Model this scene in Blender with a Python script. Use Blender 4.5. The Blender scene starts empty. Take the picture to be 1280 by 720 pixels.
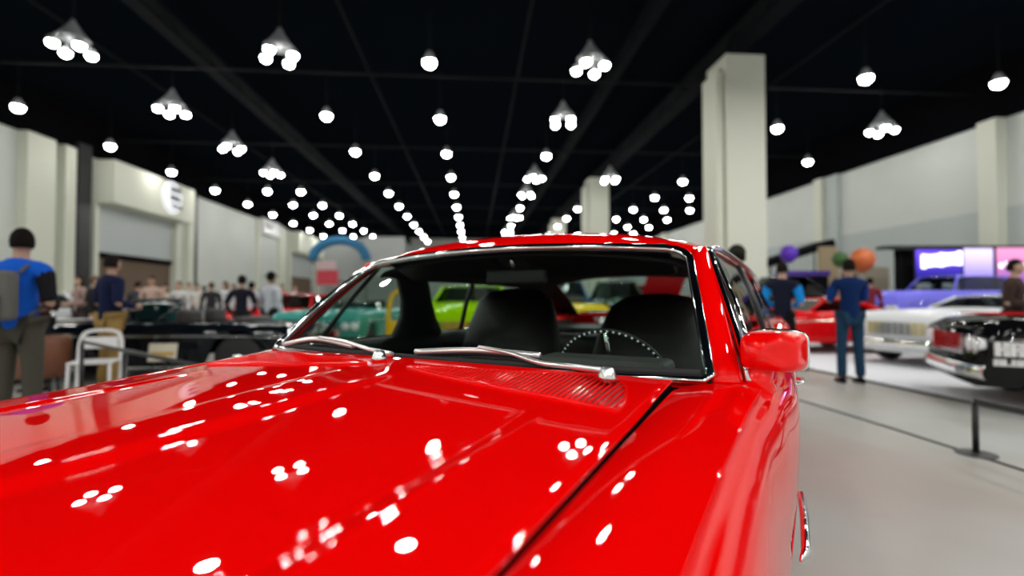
import bpy, bmesh, math, random
from mathutils import Vector, Matrix
random.seed(7)
sc = bpy.context.scene
COL = sc.collection
PI = math.pi
R = math.radians
# ------------------------------------------------------------ camera model (pixels of the 1280x720 frame)
FPX = 620.0; PITCH = math.atan(14/620); YAW = R(4.4); CAMZ = 1.2
def ray(px, py):
    x = (px-640)/FPX; y = (360-py)/FPX
    f = math.cos(PITCH)-y*math.sin(PITCH); u = math.sin(PITCH)+y*math.cos(PITCH)
    return Vector((x*math.cos(YAW)+f*math.sin(YAW), -x*math.sin(YAW)+f*math.cos(YAW), u))
def at(px, py, depth):
    return Vector((0, 0, CAMZ)) + ray(px, py)*depth
def ground(px, depth, z=0.0):
    p = at(px, 374, depth); return Vector((p.x, p.y, z))
# ------------------------------------------------------------ materials
def mat(name, col, rough=.5, metal=0, coat=0, emit=None, es=0, spec=.5, bump=None, noise=None, trans=0):
    m = bpy.data.materials.new(name); m.use_nodes = True
    nt = m.node_tree; b = nt.nodes['Principled BSDF']
    b.inputs['Base Color'].default_value = (*col, 1)
    b.inputs['Roughness'].default_value = rough
    b.inputs['Metallic'].default_value = metal
    b.inputs['Coat Weight'].default_value = coat
    b.inputs['Coat Roughness'].default_value = .01
    b.inputs['Specular IOR Level'].default_value = spec
    if emit:
        b.inputs['Emission Color'].default_value = (*emit, 1)
        b.inputs['Emission Strength'].default_value = es
    if noise or bump:
        tc = nt.nodes.new('ShaderNodeTexCoord'); n = nt.nodes.new('ShaderNodeTexNoise')
        n.inputs['Detail'].default_value = 4
        nt.links.new(tc.outputs['Object'], n.inputs['Vector'])
        if noise:   # (scale, second colour)
            n.inputs['Scale'].default_value = noise[0]
            r = nt.nodes.new('ShaderNodeValToRGB')
            r.color_ramp.elements[0].position = .38; r.color_ramp.elements[1].position = .66
            r.color_ramp.elements[0].color = (*col, 1); r.color_ramp.elements[1].color = (*noise[1], 1)
            nt.links.new(n.outputs['Fac'], r.inputs['Fac']); nt.links.new(r.outputs['Color'], b.inputs['Base Color'])
        if bump:    # (scale, strength)
            n2 = nt.nodes.new('ShaderNodeTexNoise'); n2.inputs['Scale'].default_value = bump[0]
            nt.links.new(tc.outputs['Object'], n2.inputs['Vector'])
            bp = nt.nodes.new('ShaderNodeBump'); bp.inputs['Strength'].default_value = bump[1]; bp.inputs['Distance'].default_value = .01
            nt.links.new(n2.outputs['Fac'], bp.inputs['Height']); nt.links.new(bp.outputs['Normal'], b.inputs['Normal'])
    return m
def glass_mat(name, tint=(.80, .90, .86), base=.045, rough=0.0):
    m = bpy.data.materials.new(name); m.use_nodes = True
    nt = m.node_tree; nt.nodes.clear()
    o = nt.nodes.new('ShaderNodeOutputMaterial'); mx = nt.nodes.new('ShaderNodeMixShader')
    t = nt.nodes.new('ShaderNodeBsdfTransparent'); g = nt.nodes.new('ShaderNodeBsdfGlossy')
    lw = nt.nodes.new('ShaderNodeLayerWeight')
    pw = nt.nodes.new('ShaderNodeMath'); pw.operation = 'POWER'; pw.inputs[1].default_value = 5
    f = nt.nodes.new('ShaderNodeMath'); f.operation = 'MULTIPLY_ADD'; f.inputs[1].default_value = .93; f.inputs[2].default_value = .06
    nt.links.new(lw.outputs['Facing'], pw.inputs[0]); nt.links.new(pw.outputs[0], f.inputs[0])
    t.inputs['Color'].default_value = (*tint, 1); g.inputs['Roughness'].default_value = rough
    nt.links.new(f.outputs[0], mx.inputs[0]); nt.links.new(t.outputs[0], mx.inputs[1])
    nt.links.new(g.outputs[0], mx.inputs[2]); nt.links.new(mx.outputs[0], o.inputs[0])
    return m
_pc = {}
def paint(col, name='paint'):
    k = tuple(round(c, 3) for c in col)
    if k not in _pc: _pc[k] = mat('%s_%d' % (name, len(_pc)), col, rough=.5, coat=.55, spec=.0)
    return _pc[k]
_cc = {}
def cloth(col, rough=.9):
    k = tuple(round(c, 3) for c in col)
    if k not in _cc: _cc[k] = mat('cloth_%d' % len(_cc), col, rough=rough, spec=.15, bump=(60, .3))
    return _cc[k]
M = {}
M['red'] = mat('red_car_paint', (.93, .0008, .0008), rough=.6, coat=1, spec=.0)
M['chrome'] = mat('polished_chrome', (.86, .87, .88), rough=.07, metal=1)
M['wiper'] = mat('bright_wiper_steel', (.92, .92, .93), rough=.28, metal=.85)
M['steel'] = mat('brushed_steel', (.45, .46, .47), rough=.32, metal=1)
M['rubber'] = mat('black_rubber', (.012, .012, .013), rough=.7)
M['black'] = mat('black_vinyl', (.010, .010, .011), rough=.5, bump=(180, .2))
M['dash'] = mat('dash_pad', (.075, .070, .066), rough=.6, bump=(220, .3))
M['seat'] = mat('dark_seat_vinyl', (.010, .003, .0035), rough=.5)
M['headliner'] = mat('black_headliner', (.008, .008, .008), rough=.9)
M['dark'] = mat('gap_shade_black', (.004, .003, .003), rough=.9, spec=0)  # stands in for the shade inside the hood gap
M['glass'] = glass_mat('clear_green_glass')
M['glass_dark'] = glass_mat('tinted_glass', (.25, .28, .28))
M['white'] = mat('white_plastic', (.80, .80, .80), rough=.4)
M['lens'] = mat('headlamp_lens', (.9, .92, .95), rough=.25, coat=1, metal=.0)
M['amber'] = mat('amber_lens', (.8, .2, .01), rough=.15, coat=1)
M['redlens'] = mat('red_lens', (.5, .005, .005), rough=.15, coat=1)
M['blackmetal'] = mat('black_painted_metal', (.015, .015, .017), rough=.4)
M['lamp'] = mat('lit_lamp_dome', (1, 1, 1), emit=(1.0, .985, .95), es=122)
M['lampgrey'] = mat('lamp_housing', (.55, .57, .6), rough=.4)
# ------------------------------------------------------------ objects
def link(name, me, m=None, parent=None, smooth=False):
    o = bpy.data.objects.new(name, me); COL.objects.link(o)
    if m is not None and len(me.materials) == 0: me.materials.append(m)
    if parent is not None: o.parent = parent
    if smooth:
        for p in me.polygons: p.use_smooth = True
    return o
def obj(name, bm, m=None, parent=None, smooth=False, recalc=True):
    if recalc: bmesh.ops.recalc_face_normals(bm, faces=bm.faces)
    me = bpy.data.meshes.new(name); bm.to_mesh(me); bm.free()
    return link(name, me, m, parent, smooth)
def tag(o, label=None, cat=None, group=None, kind=None):
    if label: o['label'] = label
    if cat: o['category'] = cat
    if group: o['group'] = group
    if kind: o['kind'] = kind
    return o
def thing(name, label, cat, loc=(0, 0, 0), rotz=0, group=None):
    o = bpy.data.objects.new(name, None); COL.objects.link(o)
    o.location = loc; o.rotation_euler = (0, 0, rotz); o.empty_display_size = .2
    return tag(o, label, cat, group)
def box(bm, cx, cy, cz, sx, sy, sz, rot=None, bev=0):
    mtx = Matrix.Translation((cx, cy, cz))
    if rot is not None: mtx = mtx @ rot.to_4x4()
    r = bmesh.ops.create_cube(bm, size=1, matrix=mtx @ Matrix.Diagonal((sx, sy, sz, 1)))
    if bev:
        es = set(e for v in r['verts'] for e in v.link_edges)
        bmesh.ops.bevel(bm, geom=list(es), offset=bev, segments=3, profile=.5, affect='EDGES')
    return r
def BM(): return bmesh.new()
def boxobj(name, c, s, m, parent=None, rot=None, bev=0):
    bm = BM(); box(bm, *c, *s, rot=rot, bev=bev); return obj(name, bm, m, parent, smooth=False)
def tube(bm, pts, r, n=10, closed=False, flat=None, caps=True):
    """sweep a circle (or a flattened ellipse) along points; r may be a list"""
    pts = [Vector(p) for p in pts]; N = len(pts)
    rs = r if isinstance(r, (list, tuple)) else [r]*N
    rings = []; up = None
    for i, p in enumerate(pts):
        if closed: d = pts[(i+1) % N]-pts[i-1]
        else: d = pts[min(i+1, N-1)]-pts[max(i-1, 0)]
        d.normalize()
        if up is None:
            up = Vector((0, 0, 1)) if abs(d.z) < .9 else Vector((1, 0, 0))
        up = (up - d*up.dot(d))
        if up.length < 1e-5: up = d.orthogonal()
        up.normalize(); s = d.cross(up)
        ring = []
        for k in range(n):
            a = 2*PI*k/n
            ring.append(bm.verts.new(p + s*(math.cos(a)*rs[i]) + up*(math.sin(a)*rs[i]*(flat or 1))))
        rings.append(ring)
    for i in range(N if closed else N-1):
        A, B = rings[i], rings[(i+1) % N]
        for k in range(n):
            bm.faces.new((A[k], A[(k+1) % n], B[(k+1) % n], B[k]))
    if caps and not closed:
        bm.faces.new(rings[0][::-1]); bm.faces.new(rings[-1])
def tubeobj(name, pts, r, m, parent=None, n=10, closed=False, flat=None):
    bm = BM(); tube(bm, pts, r, n, closed, flat); return obj(name, bm, m, parent, smooth=True)
def lathe(bm, prof, n=24, axis='Z', c=(0, 0, 0)):
    """prof: list of (radius, height)"""
    rings = []
    for (r, h) in prof:
        ring = []
        for k in range(n):
            a = 2*PI*k/n; x, y = r*math.cos(a), r*math.sin(a)
            p = {'Z': (x, y, h), 'Y': (x, h, y), 'X': (h, x, y)}[axis]
            ring.append(bm.verts.new((p[0]+c[0], p[1]+c[1], p[2]+c[2])))
        rings.append(ring)
    for A, B in zip(rings, rings[1:]):
        for k in range(n): bm.faces.new((A[k], A[(k+1) % n], B[(k+1) % n], B[k]))
    if prof[0][0] > 1e-4: bm.faces.new(rings[0][::-1])
    if prof[-1][0] > 1e-4: bm.faces.new(rings[-1])
    bmesh.ops.remove_doubles(bm, verts=bm.verts, dist=1e-5)
def grid(bm, rows, closed=False):
    vs = [[bm.verts.new(p) for p in r] for r in rows]
    for a, b in zip(vs, vs[1:]):
        n = len(a)
        for k in range(n if closed else n-1):
            k2 = (k+1) % n
            try: bm.faces.new((a[k], a[k2], b[k2], b[k]))
            except ValueError: pass
    return vs
def gridobj(name, rows, m, parent=None, thick=0, closed=False, smooth=True, flip=False):
    bm = BM(); grid(bm, rows, closed)
    o = obj(name, bm, m, parent, smooth)
    if flip: o.data.flip_normals()
    if thick:
        md = o.modifiers.new('thickness', 'SOLIDIFY'); md.thickness = thick; md.offset = -1
    return o
def lerp(a, b, t): return a+(b-a)*t
def curve(keys, y):
    """smooth interpolation through (y, value) keys (monotone-ish cubic)"""
    if y <= keys[0][0]: return keys[0][1]
    if y >= keys[-1][0]: return keys[-1][1]
    for i in range(len(keys)-1):
        if keys[i][0] <= y <= keys[i+1][0]: break
    def sl(j):
        if j <= 0: return (keys[1][1]-keys[0][1])/(keys[1][0]-keys[0][0])
        if j >= len(keys)-1: return (keys[-1][1]-keys[-2][1])/(keys[-1][0]-keys[-2][0])
        return (keys[j+1][1]-keys[j-1][1])/(keys[j+1][0]-keys[j-1][0])
    h = keys[i+1][0]-keys[i][0]; t = (y-keys[i][0])/h
    m0, m1 = sl(i)*h, sl(i+1)*h; a, b = keys[i][1], keys[i+1][1]
    return (2*t**3-3*t*t+1)*a+(t**3-2*t*t+t)*m0+(-2*t**3+3*t*t)*b+(t**3-t*t)*m1
def crom(pts, n):
    """Catmull-Rom through points, n samples per span"""
    P = [Vector(p) for p in pts]; P = [P[0]*2-P[1]]+P+[P[-1]*2-P[-2]]
    out = []
    for i in range(1, len(P)-2):
        for k in range(n):
            t = k/n
            out.append(.5*((2*P[i])+(P[i+1]-P[i-1])*t+(2*P[i-1]-5*P[i]+4*P[i+1]-P[i+2])*t*t+(3*P[i]-P[i-1]-3*P[i+1]+P[i+2])*t**3))
    out.append(P[-2]); return out
def copy_tree(o, parent=None):
    c = o.copy(); COL.objects.link(c)
    if parent is not None: c.parent = parent
    for ch in list(o.children): copy_tree(ch, c)
    return c
# ============================================================ the red car (local: x across, y rearwards, z up)
CANG = R(33.4); CX0 = .87
car = thing('classic_car', 'glossy red classic hardtop car filling the foreground, hood towards the camera', 'car',
            (-CX0*math.cos(CANG), CX0*math.sin(CANG), 0), -CANG)
EDGE = [(-.75, .868), (0, .944), (.35, .9705), (.7, .994), (1.09, 1.020), (1.2, 1.024)]
def zedge(y): return curve(EDGE, y)
def yrear(x): return 1.022+.105*(x/.73)**2
def sstep(a, b, x):
    t = max(0, min(1, (x-a)/(b-a))); return t*t*(3-2*t)
def zhood(x, y):
    ax = abs(x); z = zedge(y)+.024*(1-(ax/.66)**2)
    fade = 1-sstep(.45, .86, y)
    z -= .0055*fade*(1-sstep(.472, .506, ax))          # centre panel set lower, its edge dies out towards the cowl
    z += .0009*(math.exp(-((ax-.469)/.005)**2)+math.exp(-((ax-.510)/.005)**2))*fade      # crisp beads along the edge
    z += .010*(1-sstep(.06, .11, ax))*(1-sstep(.55, .95, y))   # low spine along the middle
    z += .004*sstep(.80, 1.02, y)
    return z
def frange(a, b, n): return [lerp(a, b, i/n) for i in range(n+1)]
# ---- hood
xs = sorted(set([round(v, 4) for v in frange(-.653, .653, 60)] + [s*v for s in (-1, 1) for v in (.455, .460, .464, .467, .470, .474, .478, .483, .489, .495, .501, .505, .508, .511, .515, .52, .06, .07, .08, .09, .10, .11)]))
def hrow(v):
    row = []
    for x in xs:
        yf = -.70+.10*(x/.65)**2; y = lerp(yf, yrear(x), v)
        row.append((x, y, zhood(x, y)))
    return row
rows = [hrow(v) for v in frange(0, 1, 90)]
skirt0 = [(x, y-.004, z-.03) for (x, y, z) in rows[0]]
rows = [skirt0]+rows
rows = [[(r[0][0], r[0][1], r[0][2]-.003)]+r+[(r[-1][0], r[-1][1], r[-1][2]-.003)] for r in rows]
hood = gridobj('hood', rows, M['red'], car)
# ---- body sides: half profile at a station
K = {
 'xi': [(-.75,.6635),(1.02,.663),(1.10,.69),(1.16,.745),(1.4,.755),(3.2,.755),(3.7,.74),(4.3,.70),(4.95,.68)],
 'zi': [(-.75,.866),(0,.943),(.35,.9695),(.7,.993),(1.09,1.019),(1.3,1.022),(3.0,1.03),(3.5,1.055),(3.9,1.075),(4.5,1.07),(4.95,1.03)],
 'xc': [(-.75,.76),(0,.785),(.5,.785),(.95,.803),(1.2,.820),(1.5,.832),(3.0,.825),(3.7,.845),(4.95,.80)],
 'zc': [(-.75,.84),(0,.926),(.5,.952),(.7,.972),(.95,.993),(1.2,1.007),(1.5,1.004),(3.0,1.01),(3.6,1.06),(3.9,1.07),(4.5,1.065),(4.95,1.02)],
 'xs': [(-.75,.79),(0,.828),(.5,.835),(.95,.846),(1.2,.868),(1.5,.893),(3.0,.885),(3.7,.888),(4.95,.84)],
 'zs': [(-.75,.77),(0,.865),(.5,.885),(.95,.925),(1.2,.945),(1.5,.938),(3.0,.94),(3.7,.99),(4.95,.95)],
 'xw': [(-.75,.80),(0,.852),(.5,.860),(.95,.864),(1.5,.888),(3.0,.895),(3.7,.90),(4.95,.85)],
 'zw': [(-.75,.60),(0,.68),(4.95,.70)],
 'xb': [(-.75,.74),(0,.80),(3.0,.82),(4.95,.76)],
}
AX = (.15, 3.12)
def side_profile(y):
    k = {a: curve(b, y) for a, b in K.items()}
    zb = .21
    for a in AX:
        d = abs(y-a)
        if d < .42: zb = max(zb, .32+math.sqrt(max(0, .42**2-d*d)))
    pts = [Vector((k['xi'], 0, k['zi']-.035)), Vector((k['xi'], 0, k['zi']-.004)), Vector((k['xi']+.004, 0, k['zi'])),
           Vector((lerp(k['xi'], k['xc'], .55), 0, lerp(k['zi'], k['zc'], .55)+.003)), Vector((k['xc']-.010, 0, k['zc']+.0015)), Vector((k['xc'], 0, k['zc']-.001)),
           Vector((k['xc']+.006, 0, k['zc']-.010)), Vector((k['xs'], 0, k['zs'])), Vector((k['xw'], 0, k['zw']))]
    low = Vector((k['xb'], 0, .21))
    n = crom(pts[3:]+[Vector((lerp(k['xw'], k['xb'], .4), 0, .42)), low], 6)
    out = pts[:3]+n
    res = []
    for p in out:
        if p.z < zb:   # fold the lower rows up onto the arch lip
            t = zb
            res.append(Vector((p.x if p.z > zb else curve([(.21, k['xb']), (.42, lerp(k['xw'], k['xb'], .4)), (k['zw'], k['xw'])], min(zb, k['zw'])), y, t)))
        else: res.append(Vector((p.x, y, p.z)))
    last = res[-1]; res.append(Vector((last.x-.06, y, last.z)))
    return res
ys = sorted(set([round(v, 4) for v in frange(-.74, 4.95, 150)]+[1.02+.02*i for i in range(12)]))
bm = BM()
R1 = [side_profile(y) for y in ys]
nose = [Vector((p.x*.97, ys[0]-.05, p.z-.01)) for p in R1[0]]
R1 = [nose]+R1
grid(bm, R1); grid(bm, [[Vector((-p.x, p.y, p.z)) for p in r] for r in R1])
# cowl panel between the hood's rear edge and the glass, nose panel, tail panel
nx = frange(-.74, .74, 40)
grid(bm, [[(x, yrear(x)+.004, min(zhood(x*.88, 1.0), 1.03)-.006-.012*(abs(x)/.74)**4) for x in nx], [(x, yrear(x)+.09, 1.018) for x in nx]])
nf = frange(-.78, .78, 30)
grid(bm, [[(x, -.72+.10*(x/.65)**2-.02, zz) for x in nf] for zz in (.83, .78)])
grid(bm, [[(x, -.74+.10*(x/.65)**2, zz) for x in nf] for zz in (.45, .30)])
grid(bm, [[(x, 4.96+.03*(1-(x/.8)**2), zz) for x in nf] for zz in (1.0, .9, .75, .5, .32)])
grid(bm, [[(x, 4.60, 1.066) for x in frange(-.70, .70, 20)], [(x, 4.97, 1.01) for x in frange(-.70, .70, 20)]])
body = obj('body', bm, M['red'], car, smooth=True, recalc=False)
bm = BM(); bm.from_mesh(body.data); bmesh.ops.recalc_face_normals(bm, faces=bm.faces); bm.to_mesh(body.data); bm.free()
# black channel that paints in the shade of the gap between hood and fender
for s in (-1, 1):
    gridobj('hood_gap_shade', [[(s*.6525, y, zedge(y)-.004), (s*.655, y, zedge(y)-.045), (s*.672, y, zedge(y)-.045)] for y in frange(-.68, 1.09, 40)], M['dark'], car, thick=.004)
# ---- louvred cowl vents
def vent(s):
    bm = BM(); base = BM()
    xs_ = frange(.075, .615, 46)
    front = lambda x: curve([(.07, .925), (.2, .885), (.315, .866), (.43, .853), (.616, .838)], x)
    rear = lambda x: curve([(.07, .932), (.15, .955), (.33, .985), (.50, 1.035), (.55, 1.03), (.59, .97), (.616, .86)], x)
    zt = lambda x, y: zhood(s*x, y)
    grid(base, [[(s*x, lerp(front(x), rear(x), t), zt(x, lerp(front(x), rear(x), t))+.0008) for t in (0, .25, .5, .75, 1)] for x in frange(.07, .616, 50)])
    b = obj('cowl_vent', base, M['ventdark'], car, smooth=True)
    for x in xs_:
        f, r = front(x)+.004, rear(x)-.004
        if r-f < .01: continue
        pts = [(s*x, lerp(f, r, t), zt(x, lerp(f, r, t))+.0030) for t in (0, .2, .4, .6, .8, 1)]
        tube(bm, pts, .0024, 6, flat=1.1)
    obj('louvre_slat', bm, M['red'], b, smooth=True)
    rim = [(s*x, front(x), zt(x, front(x))+.002) for x in frange(.07, .612, 30)]+[(s*x, rear(x), zt(x, rear(x))+.002) for x in reversed(frange(.075, .612, 30))]
    tubeobj('vent_rim', rim, .0035, M['red'], b, n=8, closed=True)
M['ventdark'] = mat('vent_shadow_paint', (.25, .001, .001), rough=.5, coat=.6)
vent(1); vent(-1)
# ---- windshield
def wbase(t):  # t -1..1
    x = .722*t; return Vector((x, 1.040+.102*t*t, 1.026-.003*t*t))
def whead(t):
    x = .616*t; return Vector((x, 1.475+.035*t*t, 1.372-.030*t*t))
def wpt(t, v):
    p = wbase(t).lerp(whead(t), v); b = math.sin(PI*v)*.018
    return p+Vector((0, -b*.8, b*.6))
gridobj('windshield', [[wpt(t, v) for t in frange(-1, 1, 40)] for v in frange(0, 1, 16)], M['glass'], car)
# chrome surround: base, rounded header corners
loop = [wpt(t, 0)+Vector((0, -.004, .003)) for t in frange(-.985, .985, 30)]
loop += [wpt(1, v)+Vector((.004, -.002, .004)) for v in frange(.03, .90, 16)]
loop += [wpt(.985, .96)+Vector((0, 0, .004)), wpt(.955, .988)+Vector((0, 0, .004))]
loop += [wpt(-t, 1)+Vector((0, -.002, .004)) for t in frange(-.91, .91, 30)]
loop += [wpt(-.955, .988)+Vector((0, 0, .004)), wpt(-.985, .96)+Vector((0, 0, .004))]
loop += [wpt(-1, v)+Vector((-.004, -.002, .004)) for v in frange(.90, .03, 16)]
tubeobj('windshield_trim', loop, .0125, M['chrome'], car, n=10, closed=True, flat=.7)
tubeobj('glass_gasket', [wpt(t*.975, .012+.0*t)+Vector((0, .004, .012)) for t in frange(-1, 1, 30)], .008, M['rubber'], car, n=8)
# ---- pillars
def strip(name, A, B, m, parent=car, thick=.02):   # ruled surface between polylines A and B
    return gridobj(name, [[a, b] for a, b in zip(A, B)], m, parent, thick=thick)
for s in (-1, 1):
    A = [Vector((s*(p.x+.010), p.y, p.z)) for p in [wpt(1, v) for v in frange(0, 1.0, 14)]]
    Bt = [Vector((s*lerp(.788, .664, v), lerp(1.205, 1.545, v), lerp(1.012, 1.352, v)+math.sin(PI*v)*.012)) for v in frange(0, 1, 14)]
    Cm = [(a+b)*.5+Vector((s*.014, -.006, .006)) for a, b in zip(A, Bt)]
    gridobj('windshield_pillar', [[a, lerp(a, c, .5)+Vector((s*.004, 0, .002)), c, lerp(c, b, .5)+Vector((s*.004, 0, .002)), b] for a, c, b in zip(A, Cm, Bt)], M['red'], car, thick=.03)
# ---- roof
RF = {'x': [(1.48,.628),(1.53,.648),(1.7,.664),(2.0,.672),(2.6,.680),(3.05,.690),(3.2,.70)],
      'c': [(1.47,1.384),(1.50,1.400),(1.56,1.424),(1.7,1.446),(2.0,1.462),(2.5,1.462),(3.05,1.430),(3.2,1.412)],
      'e': [(1.48,1.344),(1.55,1.357),(1.7,1.366),(2.0,1.370),(2.6,1.364),(3.05,1.345),(3.2,1.325)]}
def rpt(t, y, y0=None):
    x, c, e = (curve(RF[k], y) for k in 'xce')
    a = abs(t)
    z = e+(c-e)*(1-a**2.6)
    if a > .93: z -= .014*((a-.93)/.07)**2
    return Vector((x*t, y, z))
ts = sorted(set([-1, -.985, -.96, -.93]+frange(-.9, .9, 28)+[.93, .96, .985, 1]))
rows = []
for i, yy in enumerate([1.478, 1.484, 1.495, 1.51, 1.53, 1.56, 1.60, 1.65, 1.72, 1.8]+frange(1.9, 3.15, 14)):
    row = []
    for t in ts:
        off = .032*t*t*(1-sstep(1.48, 1.9, yy))
        p = rpt(t, yy); row.append(Vector((p.x, p.y+off, p.z)))
    rows.append(row)
rows = [[Vector((p.x*.995, p.y+.003, p.z-.012)) for p in rows[0]]]+rows
gridobj('roof', rows, M['red'], car, thick=.012)
# headliner and sun visor mass under the roof
gridobj('headliner', [[Vector((p.x*.96, p.y+.02, p.z-.035-.03*sstep(1.5, 1.75, p.y)*1)) for p in r] for r in rows[1:]], M['headliner'], car, thick=.01)
for s in (-1, 1):
    bm = BM(); box(bm, s*.31, 1.60, 1.325, .50, .19, .022, rot=Matrix.Rotation(R(-22), 3, 'X'), bev=.01)
    obj('sun_visor', bm, M['black'], car)
# drip rails
for s in (-1, 1):
    rail = [Vector((s*(curve([(1.0, .800), (1.205, .795), (1.545, .672), (1.7, .681), (2.6, .694), (3.1, .704), (3.35, .722)], y)), y,
            curve([(1.205, 1.018), (1.37, 1.185), (1.50, 1.315), (1.60, 1.352), (1.8, 1.362), (2.6, 1.356), (3.05, 1.335), (3.35, 1.27)], y))) for y in frange(1.205, 3.35, 40)]
    tubeobj('drip_rail', rail, .0095, M['chrome'], car, n=8)
M['blackglass'] = mat('near_black_glass', (.005, .005, .006), rough=.04, coat=1)
# ---- rear: sail panels, backlight, deck
def sail(v, u, s):   # v down from roof rear edge to the deck, u 0 inner..1 outer
    top_i = Vector((.60, 3.15, 1.385)); top_o = Vector((.70, 3.10, 1.318))
    bot_i = Vector((.69, 3.98, 1.075)); bot_o = Vector((.79, 4.05, 1.068))
    a = top_i.lerp(bot_i, v); b = top_o.lerp(bot_o, v)
    p = a.lerp(b, u); p.z += math.sin(PI*v)*.02+math.sin(PI*u)*.012
    return Vector((s*p.x, p.y, p.z))
for s in (-1, 1):
    gridobj('sail_panel', [[sail(v, u, s) for u in frange(0, 1, 6)] for v in frange(0, 1, 14)], M['red'], car, thick=.008)
    gridobj('sail_lining', [[sail(v, u, s)+Vector((-s*.02, -.01, -.02)) for u in frange(-.04, 1, 6)] for v in frange(0, 1, 14)], M['black'], car, thick=.006)
    # outer quarter between the sail and the belt
    gridobj('rear_side_window', [[sail(v, 1, s), Vector((s*.80, lerp(3.10, 4.05, v), lerp(1.02, 1.065, v)))] for v in frange(0, 1, 14)], M['blackglass'], car, thick=.01)
gridobj('rear_glass', [[sail(v, 0, 1).lerp(sail(v, 0, -1), t)+Vector((0, .05*math.sin(PI*t), .015*math.sin(PI*t))) for t in frange(0, 1, 16)] for v in frange(0, .96, 10)], M['glass'], car)
tubeobj('rear_glass_trim', [Vector((x, 3.98+.045*(1-(x/.55)**2), 1.082)) for x in frange(-.66, .66, 20)], .014, M['chrome'], car, n=8)
gridobj('trunk_lid', [[Vector((x, y+.03*(1-(x/.7)**2), curve([(3.9, 1.075), (4.2, 1.092), (4.7, 1.09), (4.93, 1.05)], y)+.012*(1-(x/.7)**2))) for x in frange(-.70, .70, 24)] for y in frange(3.93, 4.93, 16)], M['red'], car, thick=.02)
# ---- side glass, vent dividers, door posts
def bl(y): return Vector((.792, y, 1.018))          # belt line
def tl(y):                                           # under the drip rail
    if y < 1.575: v = (y-1.235)/.34; return Vector((lerp(.796, .672, v), y, lerp(1.02, 1.345, v)))
    return Vector((curve([(1.575, .672), (2.6, .684), (3.1, .69)], y), y, curve([(1.575, 1.340), (1.8, 1.350), (2.6, 1.344), (3.05, 1.315)], y)))
for s in (-1, 1):
    f = lambda p: Vector((s*p.x, p.y, p.z))
    gridobj('side_window', [[f(bl(y).lerp(tl(y), v))+Vector((s*.012*math.sin(PI*v), 0, 0)) for v in frange(0, 1, 6)] for y in frange(1.30, 2.38, 14)], M['glass'], car)
    gridobj('quarter_window', [[f(bl(y).lerp(tl(y), v))+Vector((s*.012*math.sin(PI*v), 0, 0)) for v in frange(0, 1, 6)] for y in frange(2.42, 3.08, 10)], M['glass'], car)
    tubeobj('vent_divider', [f(bl(1.38)+Vector((.006, 0, 0))), f(bl(1.38).lerp(tl(1.60), .5)+Vector((.016, 0, 0))), f(tl(1.60))], .0095, M['blackmetal'] if s < 0 else M['chrome'], car, n=8)
    tubeobj('window_frame_bar', [f(bl(2.38)), f(bl(2.38).lerp(tl(2.38), .5)+Vector((.012, 0, 0))), f(tl(2.38))], .014, M['blackmetal'], car, n=8)
    tubeobj('belt_trim', [f(bl(y)+Vector((.012, 0, .004))) for y in frange(1.25, 3.3, 24)], .007, M['chrome'], car, n=8)
# door post trim seen through the windshield on the passenger side
post = [((1.66, 1.335), (1.85, 1.335)), ((1.70, 1.28), (1.90, 1.28)), ((1.76, 1.20), (1.96, 1.20)), ((1.79, 1.12), (2.03, 1.12)), ((1.77, 1.04), (2.12, 1.04)), ((1.76, .98), (2.14, .98))]
def xin(z): return lerp(.775, .655, (z-1.02)/.32)
gridobj('door_post', [[Vector((-xin(z0)+.01, lerp(y0, y1, t), z0)) for t in frange(0, 1, 4)] for ((y0, z0), (y1, _)) in post], M['black'], car, thick=.03)
gridobj('door_post', [[Vector((xin(z0)-.01, 2.25+.12*t, z0)) for t in frange(0, 1, 2)] for ((y0, z0), (y1, _)) in post], M['black'], car, thick=.03)
# ---- interior
rowsd = []
for yy, zz in ((1.09, .995), (1.16, 1.0), (1.30, .998), (1.42, .99), (1.50, .975), (1.53, .95), (1.535, .86), (1.50, .80)):
    rowsd.append([Vector((x, yy+.09*(x/.72)**2 if yy < 1.2 else yy, zz)) for x in frange(-.74, .74, 20)])
gridobj('dashboard', rowsd, M['dash'], car, thick=.01)
bm = BM(); box(bm, .38, 1.46, 1.0, .40, .14, .05, bev=.02); obj('instrument_hood', bm, M['dash'], car)
bm = BM(); box(bm, 0, 2.6, .32, 1.60, 2.9, .05); obj('cabin_floor', bm, M['black'], car)
for s in (-1, 1):
    gridobj('door_trim', [[Vector((s*.775, y, z)) for z in (.35, .7, 1.0)] for y in frange(1.2, 3.3, 10)], M['black'], car, thick=.02)
for s in (-1, 1):
    gridobj('door_cap', [[Vector((s*.70, y, .96)), Vector((s*.735, y, 1.020)), Vector((s*.758, y, 1.026)), Vector((s*.770, y, 1.025))] for y in frange(1.27, 3.95, 20)], M['black'], car, thick=.008)
    gridobj('pillar_lining', [[wpt(1, v)*1 if False else Vector((s*(wpt(1, v).x-.002), wpt(1, v).y+.010, wpt(1, v).z-.004)), Vector((s*lerp(.782, .656, v), lerp(1.215, 1.555, v), lerp(1.000, 1.338, v)+math.sin(PI*v)*.010))] for v in frange(0, 1, 14)], M['black'], car, thick=.006)
bm = BM(); box(bm, 0, 3.62, .98, 1.40, .72, .04, bev=.01); obj('parcel_shelf', bm, M['black'], car)
wc = Vector((.365, 1.60, .94)); tilt = Matrix.Rotation(R(-62), 3, 'X')
wheel = thing('steering_wheel', None, None); wheel.parent = car
bm = BM(); tube(bm, [wc+tilt @ Vector(((.183*math.cos(a)), (.183*math.sin(a)), 0)) for a in frange(0, 2*PI*47/48, 47)], .0075, 8, closed=True); o = obj('rim', bm, M['black'], wheel, smooth=True)
bm = BM()
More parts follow.
